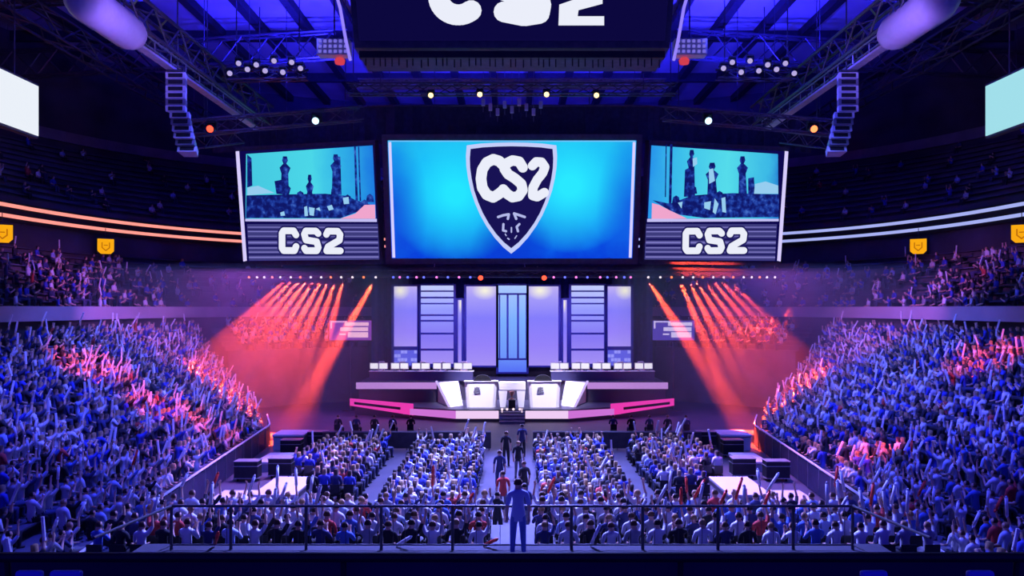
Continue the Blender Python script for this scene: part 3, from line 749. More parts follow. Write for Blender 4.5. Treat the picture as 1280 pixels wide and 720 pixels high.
def skeleton(pose, fingers):
    """joints [(pos, radius)], bones [(i, j, region)]"""
    J = []; B = []
    def j(p, r, par=None, reg='skin'):
        J.append((Vector(p), r)); i = len(J)-1
        if par is not None: B.append((par, i, reg))
        return i
    seated = pose.startswith('sit')
    h = 0.0 if seated else .43
    pel = j((0, 0, .52+h), .135)
    sp = j((0, -.01, .74+h), .13, pel, 'shirt'); ch = j((0, -.01, .93+h), .145, sp, 'shirt')
    ub = j((0, -.01, 1.04+h), .10, ch, 'shirt')
    nk = j((0, .0, 1.13+h), .058, ub, 'neck'); hb = j((0, .03, 1.2+h), .072, nk, 'head')
    hm = j((0, .025, 1.29+h), .096, hb, 'head'); ht = j((0, .01, 1.36+h), .07, hm, 'head')
    ns = j((0, .13, 1.265+h), .016, hm, 'face')
    hold = None
    for s in (-1, 1):
        if fingers: j((s*.1, .02, 1.265+h), .014, hm, 'ear')
        sh_ = j((s*.185, -.01, 1.03+h), .062, ub, 'shirt')
        if 'both' in pose or ('one' in pose and s > 0):
            el = (s*.27, .1, 1.22+h); wr = (s*.22, .14, 1.47+h); hd = (s*.215, .15, 1.56+h); fd = Vector((0, .02, 1))
        elif 'clap' in pose:
            el = (s*.25, .12, .84+h); wr = (s*.06, .32, 1.0+h); hd = (s*.035, .37, 1.08+h); fd = Vector((-s*.1, .4, .9))
        elif seated:
            el = (s*.25, .02, .78+h); wr = (s*.14, .24, .68+h); hd = (s*.12, .32, .665+h); fd = Vector((-s*.2, .9, -.25))
        else:
            el = (s*.245, -.04, .78+h); wr = (s*.25, .04, .53+h); hd = (s*.25, .06, .445+h); fd = Vector((0, .15, -1))
        e = j(el, .045, sh_, 'sleeve'); w = j(wr, .03, e, 'arm'); p = j(hd, .034 if fingers else .042, w, 'arm')
        if s > 0: hold = Vector(hd)
        if fingers:
            fd.normalize(); ax = Vector((s, 0, 0)) if abs(fd.x) < .5 else Vector((0, 1, 0)); ax = (ax-fd*ax.dot(fd)).normalized(); nn = fd.cross(ax).normalized()
            for k, ln in zip((-1.5, -.5, .5, 1.5), (.062, .075, .08, .068)):
                a = Vector(hd)+fd*.045+ax*.018*k; f1 = j(a, .0095, p, 'arm'); f2 = j(a+fd*ln*.55+nn*.008, .009, f1, 'arm'); j(a+fd*ln+nn*.03, .008, f2, 'arm')
            t1 = j(Vector(hd)-ax*.04+fd*.01, .011, p, 'arm'); j(Vector(hd)-ax*.062+fd*.05+nn*.015, .009, t1, 'arm')
    for s in (-1, 1):
        hp = j((s*.095, .01, .5+h), .095, pel, 'trousers')
        if seated:
            kn = j((s*.12, .43, .5), .07, hp, 'trousers'); an = j((s*.12, .42, .1), .045, kn, 'trousers'); toe = (s*.13, .58, .045)
        else:
            kn = j((s*.115, .03, .5), .068, hp, 'trousers'); an = j((s*.13, -.01, .1), .045, kn, 'trousers'); toe = (s*.15, .15, .045)
        hl = j((s*.125, an and (J[an][0].y-.03), .05), .045, an, 'shoe'); j(toe, .04, hl, 'shoe')
    return J, B, hold
def skin_mesh(J, B, sub):
    me = bpy.data.meshes.new('tmp'); me.from_pydata([p[:] for p, r in J], [(a, b) for a, b, c in B], [])
    o = bpy.data.objects.new('tmp', me); COL.objects.link(o)
    m = o.modifiers.new('s', 'SKIN'); m.use_smooth_shade = True
    sv = me.skin_vertices[0].data if me.skin_vertices else None
    if sv is None:
        bm = bmesh.new(); bm.from_mesh(me); bm.verts.layers.skin.verify(); bm.to_mesh(me); bm.free(); sv = me.skin_vertices[0].data
    for i, (p, r) in enumerate(J):
        sv[i].radius = (r, r*(.72 if i in (1, 2, 3) else 1)); sv[i].use_root = (i == 0)
    if sub: u = o.modifiers.new('u', 'SUBSURF'); u.levels = sub
    dg = bpy.context.evaluated_depsgraph_get(); dg.update()
    r = bpy.data.meshes.new_from_object(o.evaluated_get(dg)); bpy.data.objects.remove(o)
    return r
def regions(cents, J, B):
    best = None; A = []
    for a, b, reg in B:
        p, q = np.array(J[a][0]), np.array(J[b][0]); d = q-p; t = np.clip(((cents-p) @ d)/max(1e-9, d @ d), 0, 1)
        r = J[a][1]+(J[b][1]-J[a][1])*t
        A.append(np.linalg.norm(cents-(p+t[:, None]*d), axis=1)-r)
    k = np.argmin(np.array(A), axis=0)
    return [B[i][2] for i in k]
def submesh(me, pick, off, name):
    bm = bmesh.new(); bm.from_mesh(me); bm.normal_update(); bm.faces.ensure_lookup_table()
    bmesh.ops.delete(bm, geom=[f for f, k in zip(bm.faces[:], pick) if not k], context='FACES')
    bmesh.ops.delete(bm, geom=[v for v in bm.verts if not v.link_faces], context='VERTS')
    if name == 'hair':
        left = set(bm.faces); best = []
        while left:
            todo = [left.pop()]; isl = []
            while todo:
                f = todo.pop(); isl.append(f)
                for ed in f.edges:
                    for g in ed.link_faces:
                        if g in left: left.discard(g); todo.append(g)
            if len(isl) > len(best): best = isl
        kb = set(best); bmesh.ops.delete(bm, geom=[f for f in bm.faces if f not in kb], context='FACES')
    ns = {v: v.normal.copy() for v in bm.verts}
    for v in bm.verts: v.co += ns[v]*off
    m2 = bpy.data.meshes.new(name); bm.to_mesh(m2); bm.free(); m2.polygons.foreach_set('use_smooth', [True]*len(m2.polygons)); return m2
POSES = ['sit_lap', 'sit_clap', 'sit_both', 'sit_one', 'stand_down', 'stand_both']
PROTO = {}; LOW = {}
for pose in POSES:
    J, B, hold = skeleton(pose, True)
    me = skin_mesh(J, B, 1)
    c = np.array([p.center[:] for p in me.polygons]); reg = regions(c, J, B)
    hm = next(p for p, r in J if r == .096)
    hair = [(q in ('head',) and (ct[2] > hm.z+.045 or (ct[1] < hm.y-.02 and ct[2] > hm.z-.07)) and not (ct[1] > hm.y+.06 and ct[2] < hm.z+.06)) for q, ct in zip(reg, c)]
    me.materials.clear(); me.materials.append(SKIN); me.name = 'body'
    parts = {'body': me, 'shirt': submesh(me, [q in ('shirt', 'sleeve') for q in reg], .010, 'shirt'),
             'trousers': submesh(me, [q == 'trousers' or (q == 'shirt' and ct[2] < (.56 if pose.startswith('sit') else .99)) for q, ct in zip(reg, c)], .008, 'trousers'),
             'shoes': submesh(me, [q == 'shoe' for q in reg], .008, 'shoes'), 'hair': submesh(me, hair, .014, 'hair')}
    mb = MB()
    for s in (-1, 1): mb.ball((s*.034, hm.y+.088, hm.z+.0), .012, 6, 4)
    parts['eyes'] = mb.mesh('eyes', mat('dark iris', (.03, .02, .02), .3))
    for nm, mt in (('shirt', SHIRTS[0][1]), ('trousers', TROUS[0]), ('shoes', SHOE), ('hair', HAIRS[0])): parts[nm].materials.append(mt)
    PROTO[pose] = (parts, hold)
    J, B, hold = skeleton(pose, False)
    me = skin_mesh(J, B, 0); nv = len(me.vertices); V = np.array([v.co[:] for v in me.vertices]); reg = regions(V, J, B)
    hm = next(p for p, r in J if r == .096)
    reg = ['hair' if (q in ('head', 'neck') and (p[2] > hm.z+.03 or p[1] < hm.y-.02)) else q for q, p in zip(reg, V)]
    fs = [tuple(p.vertices) for p in me.polygons]
    LOW[pose] = (V, fs, reg, hold)

SHIRT_BY = []
def make_person(pose, loc, rz, shirt_i, label, group, hair=None, tr=None, scale=1.0):
    parts, hold = PROTO[pose]
    b = bpy.data.objects.new('person', parts['body']); COL.objects.link(b)
    b.location = loc; b.rotation_euler = (0, 0, rz); b.scale = (scale,)*3
    tag(b, label, 'person', group)
    for nm in ('shirt', 'trousers', 'shoes', 'hair', 'eyes'):
        o = bpy.data.objects.new(nm, parts[nm]); COL.objects.link(o); o.parent = b
        mt = {'shirt': SHIRTS[shirt_i][1], 'trousers': TROUS[random.randrange(3) if tr is None else tr], 'hair': HAIRS[random.choice((0, 0, 1, 1, 2)) if hair is None else hair]}.get(nm)
        if mt is not None and o.material_slots:
            o.material_slots[0].link = 'OBJECT'; o.material_slots[0].material = mt
    return b
POSE_WORD = {'sit_lap': 'seated', 'sit_clap': 'clapping', 'sit_both': 'cheering', 'sit_one': 'waving', 'stand_down': 'standing', 'stand_both': 'cheering'}
STAGE_C = (0.0, 60.0)
def face_rz(x, y, tx=0.0, ty=60.0): return math.atan2(-(tx-x), ty-y)

# positions -------------------------------------------------------
slots = []   # (x, y, z, rz, region, row, idx)
def stand_slots(key, z0, z1, rows, pitch, fill, region):
    fr, bk = STAND[key]
    for k in range(rows):
        s = (k+.75)/rows; z = z0+(z1-z0)*k/rows
        line = resample([(f[0]+(b[0]-f[0])*s, f[1]+(b[1]-f[1])*s) for f, b in zip(fr, bk)], 400)
        L = sum(math.dist(a, b) for a, b in zip(line, line[1:])); n = int(L/pitch)
        for i in range(n):
            if i*pitch % 11.0 < .9: continue          # stair aisles
            p = line[min(400, int(round(400*(i+.5)/n)))]
            if random.random() > fill(p[0], p[1], k): continue
            slots.append((p[0], p[1], z, region, k))
def curve_slots(cin, cout, z0, z1, rows, pitch, fill, region, sg):
    for k in range(rows-(2 if region == 'middle' else 0)):
        s = (k+.75)/rows; z = z0+(z1-z0)*k/rows
        line = resample([((f[0]+(b[0]-f[0])*s)*sg, f[1]+(b[1]-f[1])*s) for f, b in zip(cin, cout)], 300)
        L = sum(math.dist(a, b) for a, b in zip(line, line[1:])); n = int(L/pitch)
        for i in range(n):
            p = line[min(300, int(round(300*(i+.5)/n)))]
            if random.random() < fill(p[0], p[1]): slots.append((p[0], p[1], z, region, k))
for side, sg in (('left', 1), ('right', -1)):
    stand_slots(side, .3, 6.1, 17, .54, lambda x, y, k: .9, 'stand_'+side)
    stand_slots('corner_'+side, 4.7, 6.4, 5, .55, lambda x, y, k: .75, 'corner')
    curve_slots(sup(LEDGE-.4), sup(0), 7.6, 12.6, 10, .6, lambda x, y: .36 if y < 66 else .12, 'middle', sg)
    curve_slots(sup(0), sup(-11), 16.2, 23.5, 11, .7, lambda x, y: .07, 'upper', sg)
for r_ in range(18):
    y = 29.4+r_*.8
    for (x0, x1) in ((-10.2, -6.2), (-5.1, -1.15), (1.15, 5.1), (6.2, 10.2)):
        if abs(x0+x1) > 12 and (y < 33.0): continue
        if y < 37.3: x0, x1 = max(x0, -8.6), min(x1, 8.6)
        n = int((x1-x0)/.52)
        for i in range(n):
            if random.random() < .95: slots.append((x0+(i+.5)*.52+random.uniform(-.05, .05), y, 0, 'floor', r_))
slots = [s for s in slots if s[1] > 8 and -170 < proj(s[0], s[1], s[2]+1)[0] < 1450 and proj(s[0], s[1], s[2]+1.3)[1] < 760]
# the rear block behind the long railing: all individuals
REAR_Z = 1.0
rear = []
for r_ in range(5):
    y = 21.6+.85*r_
    n = 38
    for i in range(n):
        x = -11.5+23.0*(i+.5)/n
        if abs(x) < .5: continue
        rear.append((x+random.uniform(-.05, .05), y, REAR_Z, r_, i))
seat_spots = []
def rnd_pose(up=.35):
    q = random.random()
    return 'sit_both' if q < up*.3 else 'sit_one' if q < up else 'sit_clap' if q < up+.25 else 'sit_lap'
sticks = []
def hold_point(x, y, z, rz, pose):
    h = PROTO[pose][1]; c, s = math.cos(rz), math.sin(rz)
    return Vector((x+c*h.x-s*h.y, y+s*h.x+c*h.y, z+h.z))
ROWW = ['front', 'second', 'third', 'fourth', 'back']
cnt = {}
for (x, y, z, r_, i) in rear:
    cnt[r_] = cnt.get(r_, 0)+1
    pose = rnd_pose(.42); si = random.choices(range(8), (6, 4, 2, 1.5, 4, 4, 1.2, 5))[0]; rz = face_rz(x, y)
    make_person(pose, (x, y, z), rz, si, '%s spectator in %s shirt, %s from left in %s row behind railing' % (POSE_WORD[pose], SHIRTS[si][0], ordn(cnt[r_]), ROWW[r_]), 'spectators behind the long railing', scale=random.uniform(.95, 1.05))
    seat_spots.append((x, y, z, rz))
    if pose == 'sit_one': sticks.append((hold_point(x, y, z, rz, pose), 'rear', random.random() < .3, cnt[r_], r_))
# nearest of the side stands
for side in ('left', 'right'):
    ss = sorted((s for s in slots if s[3] == 'stand_'+side), key=lambda s: math.hypot(s[0], s[1])+(1000 if not (4 < proj(s[0], s[1], s[2]+1.1)[0] < 1276 and proj(s[0], s[1], s[2]+1.1)[1] < 688) else 0))[:55]
    keep = set(ss); slots = [s for s in slots if s not in keep]
    rows = {}
    for s in ss: rows.setdefault(s[4], []).append(s)
    for k, L in rows.items():
        L.sort(key=lambda s: s[1])
        for i, (x, y, z, _, _) in enumerate(L):
            pose = rnd_pose(.6); si = random.choices(range(8), (5, 4, 4, 2, 3, 3, 1, 4))[0]; rz = face_rz(x, y)
            make_person(pose, (x, y, z), rz, si, '%s spectator in %s shirt, %s from near end, row %s up the %s stand' % (POSE_WORD[pose], SHIRTS[si][0], ordn(i+1), ['one','two','three','four','five','six','seven','eight','nine','ten','eleven','twelve','thirteen','fourteen','fifteen','sixteen','seventeen','eighteen','nineteen'][k], side), 'nearest spectators in the %s stand' % side, scale=random.uniform(.95, 1.05))
            if pose == 'sit_one': sticks.append((hold_point(x, y, z, rz, pose), side, random.random() < .12, i+1, k))
# the big standing man at the rail and people walking the centre aisle
make_person('stand_down', (.15, 19.55, 2.0), R(4), 2, 'person in pale blue shirt and blue jeans standing alone at the railing centre', None, 1, 3, 1.08)
for i, (x, y, si) in enumerate(((-.5, 27.5, 5), (.45, 28.8, 4), (-.35, 31, 6), (.5, 33, 5), (-.55, 35.5, 4), (.3, 38, 5), (-.3, 41, 5), (.55, 43.5, 4))):
    make_person('stand_down', (x, y, 0), R(random.uniform(-30, 30)), si, 'standing person in %s shirt in the centre aisle, %s from the long railing' % (SHIRTS[si][0], ordn(i+1)), 'people in the centre aisle')
# pit crew before the stage
for i in range(10):
    x = (-11+i*1.15) if i < 5 else (6.4+(i-5)*1.15); y = 50.6
    seat_spots.append((x, y, 0, 0))
    make_person('sit_lap', (x, y, 0), R(random.uniform(-20, 20)), (5, 4)[i % 2], 'dark-clothed person seated in the dim pit before the stage, %s from left' % ordn(i+1), 'people in the pit', scale=.98)

# cheer sticks ----------------------------------------------------
def stick_mb(mb, p, d, L=.62, r=.045):
    a = p-d*.1; b = p+d*(L-.1)
    mb.tube(a, a+d*.08, r*.4, 8, r); mb.tube(a+d*.08, b-d*.06, r, 8); mb.tube(b-d*.06, b, r, 8, r*.3)
M_STW = mat('white inflatable film', (.92, .92, .95), .3); M_STR = mat('red inflatable film', (.9, .08, .05), .3)
for p, where, red, n_, r_ in sticks:
    d = Vector((random.uniform(-.2, .6), random.uniform(-.2, .2), 1)).normalized()
    mb = MB(); stick_mb(mb, Vector((0, 0, 0)), d, random.uniform(.5, .75)); o = mb.build('cheer_stick', M_STR if red else M_STW, None, True); o.location = p
    if where == 'rear': lab = '%s cheer stick held up by spectator %s from left, %s row behind railing' % ('red' if red else 'white', ordn(n_), ROWW[r_])
    else: lab = '%s cheer stick held up %s from near end, row %s of %s stand' % ('red' if red else 'white', ordn(n_), ['one','two','three','four','five','six','seven','eight','nine','ten','eleven','twelve','thirteen','fourteen','fifteen','sixteen','seventeen','eighteen','nineteen'][r_], where)
    tag(o, lab, 'cheer stick', 'inflatable cheer sticks held by spectators')

for (a, b, D, red, lab) in (((604, 694), (623, 671), 20.45, True, 'bright red cheer stick leaning just left of the man at the railing'), ((495, 694), (516, 668), 20.45, False, 'white cheer stick leaning on the railing, left of the bright red stick'),
                            ((738, 694), (750, 652), 20.45, False, 'tall white cheer stick leaning on the railing right of the standing man'), ((268, 694), (276, 662), 20.45, True, 'red cheer stick leaning near the left end of the long railing')):
    p, q = P(*a, D), P(*b, D); q.y -= .15; p.z = 2.02
    mb = MB(); stick_mb(mb, (q-p).normalized()*.1, (q-p).normalized(), (q-p).length, .045); o = mb.build('cheer_stick', M_STR if red else M_STW, None, True); o.location = p
    tag(o, lab, 'cheer stick', 'cheer sticks leaning on the railing')

# far crowd: one mass --------------------------------------------
def crowd_mesh(slots):
    VV = []; CC = []; loops = []; starts = []; base = 0; ls = 0; counts = []
    pal = [(.88, .88, .92), (.85, .85, .9), (.4, .52, .95), (.3, .3, .35), (.05, .06, .16), (.03, .03, .04), (.6, .08, .06), (.05, .08, .55), (.7, .68, .75)]
    wts = np.array((4.5, 3.5, 1.5, 1, 6, 6, .8, 9, .8)); wts = wts/wts.sum()  # saturated blue shirts weighted up; their colour stands in for blue light
    hp = [(.03, .02, .02), (.09, .05, .03), (.35, .23, .1)]
    F4 = {}
    for pose, (V, fs, reg, hold) in LOW.items():
        fl_ = np.concatenate([np.array(f) for f in fs]); fc = np.array([len(f) for f in fs]); F4[pose] = (fl_, fc)
    far_sticks = []
    for (x, y, z, region, k) in slots:
        pose = rnd_pose(.32 if region.startswith('stand') else .2)
        V, fs, reg, hold = LOW[pose]; rz = face_rz(x, y)+random.uniform(-.15, .15); sc = random.uniform(.92, 1.06)
        c, s = math.cos(rz), math.sin(rz); M = np.array([[c, -s, 0], [s, c, 0], [0, 0, 1]])*sc
        VV.append(V @ M.T+np.array((x, y, z)))
        sh = pal[rng.choice(len(pal), p=wts)]; hr = hp[rng.integers(3)]; tr = (.07, .08, .16) if rng.random() < .6 else (.03, .03, .04); sk = (.72, .46, .33)
        cm = {'shirt': sh, 'sleeve': sh, 'hair': hr, 'trousers': tr, 'shoe': (.08, .08, .09)}
        CC.append(np.array([(*cm.get(q, sk), 1.0) for q in reg]))
        fl_, fc = F4[pose]; loops.append(fl_+base); counts.append(fc); base += len(V)
        if pose == 'sit_one' and region != 'upper':
            h = np.array(hold) @ M.T+np.array((x, y, z)); far_sticks.append(Vector(h))
    V = np.concatenate(VV); C = np.concatenate(CC); Lp = np.concatenate(loops); Fc = np.concatenate(counts); St = np.concatenate(([0], np.cumsum(Fc)[:-1]))
    me = bpy.data.meshes.new('crowd'); me.vertices.add(len(V)); me.vertices.foreach_set('co', V.ravel())
    me.loops.add(len(Lp)); me.loops.foreach_set('vertex_index', Lp.astype(np.int32)); me.polygons.add(len(Fc)); me.polygons.foreach_set('loop_start', St.astype(np.int32))
    me.update(calc_edges=True); me.validate()
    a = me.color_attributes.new('clothing', 'FLOAT_COLOR', 'POINT'); a.data.foreach_set('color', C.ravel())
    me.polygons.foreach_set('use_smooth', [True]*len(me.polygons))
    return me, far_sticks
me, far_sticks = crowd_mesh(slots)
mc = bpy.data.materials.new('crowd clothing'); mc.use_nodes = True; nt = mc.node_tree
at = nt.nodes.new('ShaderNodeAttribute'); at.attribute_name = 'clothing'; nt.links.new(at.outputs['Color'], nt.nodes['Principled BSDF'].inputs['Base Color']); nt.nodes['Principled BSDF'].inputs['Roughness'].default_value = .8
me.materials.append(mc)
o = bpy.data.objects.new('crowd', me); COL.objects.link(o)
tag(o, 'dense crowd of seated spectators filling the stands and the arena floor', 'crowd', None, 'stuff')
mb = MB()
for p in far_sticks:
    d = Vector((random.uniform(-.3, .6), random.uniform(-.2, .2), 1)).normalized(); a = p-d*.1; b = p+d*random.uniform(.4, .6); mb.tube(a, b, .05, 5)
tag(mb.build('cheer_sticks', M_STW), 'white cheer sticks raised all over the distant crowd', 'cheer sticks', None, 'stuff')
# plain seats beneath the floor crowd
mb = MB()
for (x, y, z, region, k) in slots:
    if region == 'floor': seat_spots.append((x, y, 0, 0))
for (x, y, z, rz) in seat_spots:
    mb.box((x, y, z+.33), (.42, .42, .05)); mb.box((x, y-.24, z+.6), (.4, .04, .36))
    for a, b in ((-.18, -.18), (.18, -.18), (-.18, .18), (.18, .18)): mb.box((x+a, y+b, z+.17), (.03, .03, .35))
tag(mb.build('seating', M_BLACK), 'dark folding seats under the floor crowd', 'seats', None, 'stuff')

# ================================================================ NEAR RAILS AND PLATFORMS
mb = MB(); mb.box((0, 23.6, .5), (24.2, 5.2, 1.0)); struct(mb.build('rear_platform', M_DCONC))
mb = MB(); mb.box((0, 18.2, 1.0), (19.0, 5.0, 2.0)); struct(mb.build('rear_walkway', M_DARK))
# long railing
e = empty('railing', (0, 20.2, 2.0)); tag(e, 'long dark railing with thin vertical bars across the lower picture', 'railing')
path = [(-9.1, -2.8), (-8.6, 0), (8.6, 0), (9.1, -2.8)]
mb = MB()
for a, b in zip(path, path[1:]): mb.tube((*a, 1.1), (*b, 1.1), .035, 8)
mb.build('top_rail', M_METAL, e)
mb = MB()
for a, b in zip(path, path[1:]): mb.tube((*a, .12), (*b, .12), .02, 6)
mb.build('bottom_rail', M_METAL, e)
for x in (-8.6, -7.1, -5.2, -3.3, -1.5, 1.5, 3.3, 5.2, 7.1, 8.6):
    mb = MB(); mb.tube((x, 0, 0), (x, 0, 1.1), .04, 8); mb.build('post', M_METAL, e)
mb = MB()
for x in np.arange(-8.4, 8.5, .3): mb.tube((x, 0, .12), (x, 0, 1.1), .008, 4)
mb.build('infill', M_METAL, e)
# stand front rails
for side, sg in (('left', 1), ('right', -1)):
    fr = STAND[side][0]
    e = empty('stand_railing', (fr[0][0], fr[0][1], .3)); tag(e, 'low pink-lit railing along the foot of the %s stand' % side, 'railing')
    pts = [(x+sg*.38-e.location.x, y-e.location.y) for x, y in fr if y < 52]
    mb = MB(); mb.poly([(*p, .95) for p in pts], .05, 6); mb.build('top_rail', M_PALE, e)
    for p in pts[::2]:
        mb = MB(); mb.tube((*p, -.3), (*p, .95), .03, 6); mb.build('post', M_GREY, e)
    mb = MB()
    for a, b in zip(pts, pts[1:]): mb.face([(*a, -.25), (*b, -.25), (*b, .85), (*a, .85)])
    mb.build('board', mat('dark blue board', (.03, .03, .09), .6, 0, .2), e)
# near parapet
e = empty('handrail', (0, 6, 5.2)); tag(e, 'dark handrail running across the bottom edge right before the camera', 'handrail')
mb = MB(); mb.tube((-9, 0, 1.03), (9, 0, 1.03), .035, 10); mb.build('rail', M_BLACK, e)
for x in (-6.3, -3.8, -1.27, 1.27, 3.8, 6.3):
    mb = MB(); mb.tube((x, .12, 0), (x, .02, 1.03), .022, 8); mb.build('bracket', M_BLACK, e)
mb = MB(); mb.box((0, 6.3, 3.07), (20, .25, 6.14)); struct(mb.build('wall_parapet', M_DARK))
for i, px in enumerate((37, 83, 1092, 1225)):
    x = (px-640)*.0050
    e = empty('stadium_seat', (x, 5.0, 5.8)); tag(e, 'blue seat back under the handrail, %s from the left at bottom edge' % ordn(i+1), 'seat', 'blue seats at the bottom edge')
    mb = MB(); mb.bbox((0, 0, .55), (.17 if px != 83 else .2, .05, .22), .02); mb.build('backrest', mat('blue seat shell', (.15, .25, .7), .5), e)
    mb = MB(); mb.bbox((0, -.2, .36), (.2, .36, .05), .02); mb.build('seat', mat('blue seat shell', ()), e)
    mb = MB(); mb.tube((0, -.1, .34), (0, -.1, 0), .03, 8); mb.build('post', M_METAL, e)
mb = MB(); mb.box((0, 4.5, 5.72), (20, 3.2, .16)); struct(mb.build('near_step', M_DCONC))

# side floor platforms, cases and tables
M_PINK = mat('pale floor board', (.62, .58, .62), .6, 0, .08, .6)
M_CASE = mat('grey case panel', (.3, .3, .34), .6, 0, .1)
for side, sg in (('left', -1), ('right', 1)):
    def riser(px0, px1, D, z1, dd, label, m=M_PINK):
        x0, x1 = sorted((sg*-1*(px0-640)/F*D, sg*-1*(px1-640)/F*D))
        e = empty('riser', ((x0+x1)/2, D, 0)); tag(e, label % side, 'riser')
        mb = MB(); mb.bbox((0, dd/2, z1-.06), (x1-x0, dd, .12), .02); mb.build('top', m, e)
        mb = MB(); mb.box((0, dd/2, (z1-.13)/2), (x1-x0-.1, dd-.1, z1-.13)); mb.build('skirt', M_CASE, e)
    riser(314, 368, 33.2, .35, 3.6, 'pale flat riser beside the outer floor seats on the %s')
    riser(244, 306, 31.3, .25, 3.2, 'low pale riser below the %s stand near the railing')
    riser(318, 352, 39.5, .5, 2.6, 'middle pale riser at the edge of the %s floor seats')
    riser(340, 380, 45.5, .9, 1.8, 'far pale riser at the %s nearest the stage')
    # flight cases
    for k, (px, D) in enumerate(((352, 38.3), (365, 43.6), (398, 46.5), (310, 37.6))):
        x = sg*-1*(px-640)/F*D
        e = empty('flight_case', (x, D, 0)); tag(e, 'dark flight case on the %s floor, %s from the railing' % (side, ordn([2, 3, 4, 1][k])), 'case', 'flight cases beside the floor seats')
        mb = MB(); mb.bbox((0, 0, .55), (1.1, .7, .8), .03); mb.build('body', M_BLACK, e)
        mb = MB()
        for z in (.16, .72, .94): mb.box((0, 0, z), (1.13, .73, .035))
        mb.build('metal_edging', M_GREY, e)
        for a in (-.4, .4):
            for b in (-.22, .22):
                mb = MB(); mb.tube((a-.03, b, .07), (a+.03, b, .07), .07, 10); mb.build('caster', M_BLACK, e)

# crowd barrier before the stage
for side, sg in (('left', -1), ('right', 1)):
    e = empty('crowd_barrier', (sg*6, 45.6, 0)); tag(e, 'steel crowd barrier between the floor seats and the stage, %s half' % side, 'barrier')
    mb = MB(); mb.box((0, 0, .55), (9.6, .06, .9)); mb.build('panel', M_METAL, e)
    mb = MB(); mb.tube((-4.8, -.05, 1.05), (4.8, -.05, 1.05), .04, 8); mb.build('top_rail', M_GREY, e)
    for k in range(7):
        mb = MB(); mb.box((-4.7+k*1.566, .25, .35), (.06, .5, .7)); mb.build('brace', M_GREY, e)

# ================================================================ STAGE FURNITURE AND PLAYERS
UP = 2.4
for side, sg in (('left', -1), ('right', 1)):
    e = empty('team_desk', (sg*7.1, 62.9, UP)); tag(e, 'long player desk on the %s of the upper stage' % side, 'desk')
    mb = MB(); mb.bbox((0, 0, .74), (8.2, .75, .06), .02); mb.build('top', M_WHITE, e)
    mb = MB(); mb.box((0, -.33, .36), (8.1, .05, .68)); mb.build('front_panel', mat('navy laminate', (.08, .08, .2), .5), e)
    for x in (-4, -1.4, 1.4, 4):
        mb = MB(); mb.box((x, .05, .36), (.06, .6, .7)); mb.build('leg', M_METAL, e)
    for k in range(5):
        x = sg*7.1-3.3+k*1.65
        nth = ordn(k+1)
        for dx, nm in ((-.42, 'left'), (.3, 'right')):
            m_ = empty('monitor', (x+dx, 62.82, UP+.77), (0, 0, R(random.uniform(-16, 16)))); tag(m_, 'white lit monitor, %s of the pair at the %s seat of the %s player desk' % (nm, nth, side), 'monitor', 'monitors on the player desks')
            mb = MB(); mb.box((0, 0, .38), (.72, .05, .52)); sc_ = mb.build('panel', M_WHITE, m_)
            mb = MB(); mb.box((0, -.03, .38), (.62, .01, .42)); mb.build('back_light', emit('monitor back light', lin(245, 240, 255), 1.0), sc_)
            mb = MB(); mb.box((0, .02, .07), (.06, .05, .14)); mb.box((0, .02, .01), (.26, .2, .02)); mb.build('stand', M_GREY, m_)
        c = empty('gaming_chair', (x-.06, 64.0, UP)); tag(c, 'white high-backed chair at the %s seat from left of the %s player desk' % (nth, side), 'chair', 'chairs at the player desks')
        mb = MB(); mb.bbox((0, 0, .42), (.5, .5, .1), .04); mb.build('seat', M_WHITE, c)
        mb = MB(); mb.bbox((0, .28, .95), (.5, .1, .95), .05); mb.build('backrest', M_WHITE, c)
        mb = MB(); mb.tube((0, 0, .38), (0, 0, .08), .04, 8)
        for t in range(5): mb.tube((0, 0, .08), (.3*math.cos(t*2*PI/5), .3*math.sin(t*2*PI/5), .05), .025, 6)
        mb.build('base', M_BLACK, c)
        si = 0 if sg < 0 else 4
        make_person('sit_lap', (x-.06, 63.95, UP), PI, (0, 5, 0, 4, 0)[k], 'seated player in %s shirt, %s from left at the %s player desk' % (SHIRTS[(0, 5, 0, 4, 0)[k]][0], nth, side), 'players at the player desks')
    # white presenter desks
    c = P(601.5 if sg < 0 else 680.5, 512, 58.3); c.z = .857
    e = empty('presenter_desk', c); tag(e, 'white rounded presenter desk with grey mark at the %s of stage front' % side, 'desk')
    mb = MB(); prof = [(-1.1, 0), (-.9, -.12), (.9, -.12), (1.1, 0), (1.18, .3), (-1.18, .3)]
    vs0 = [(x*.94, y, 0) for x, y in prof]; vs1 = [(x*1.05, y*1.05, 1.85) for x, y in prof]; n = 6
    mb.add(vs0+vs1, [tuple(range(n-1, -1, -1)), tuple(range(n, 2*n))]+[(i, (i+1) % n, n+(i+1) % n, n+i) for i in range(n)]); mb.build('body', mat('lit white acrylic', (.9, .9, .9), .3), e)
    mb = MB(); mb.bbox((0, .1, 1.9), (2.5, .6, .1), .04); mb.build('top', M_WHITE, e)
    mb = MB()
    for k in range(3): mb.box((-.3*sg*0-.3+.0, -.17, 1.1+.16*k), (.5-.06*k, .03, .1))
    mb.box((-.3, -.17, 1.26), (.12, .04, .5)); mb.build('mark', M_GREY, e)
    h = empty('monitor_hood', (c.x+.1*sg*-1, c.y+.05, 2.8)); tag(h, 'dark arched monitor hood standing on the %s presenter desk' % side, 'monitor')
    mb = MB(); mb.prism([(.6*math.cos(PI*t/10), 0, .42*math.sin(PI*t/10)) for t in range(11)], (0, .45, 0)); mb.build('shell', M_BLACK, h)
    mb = MB(); mb.box((0, .0, .03), (1.3, .5, .06)); mb.build('base', M_BLACK, h)
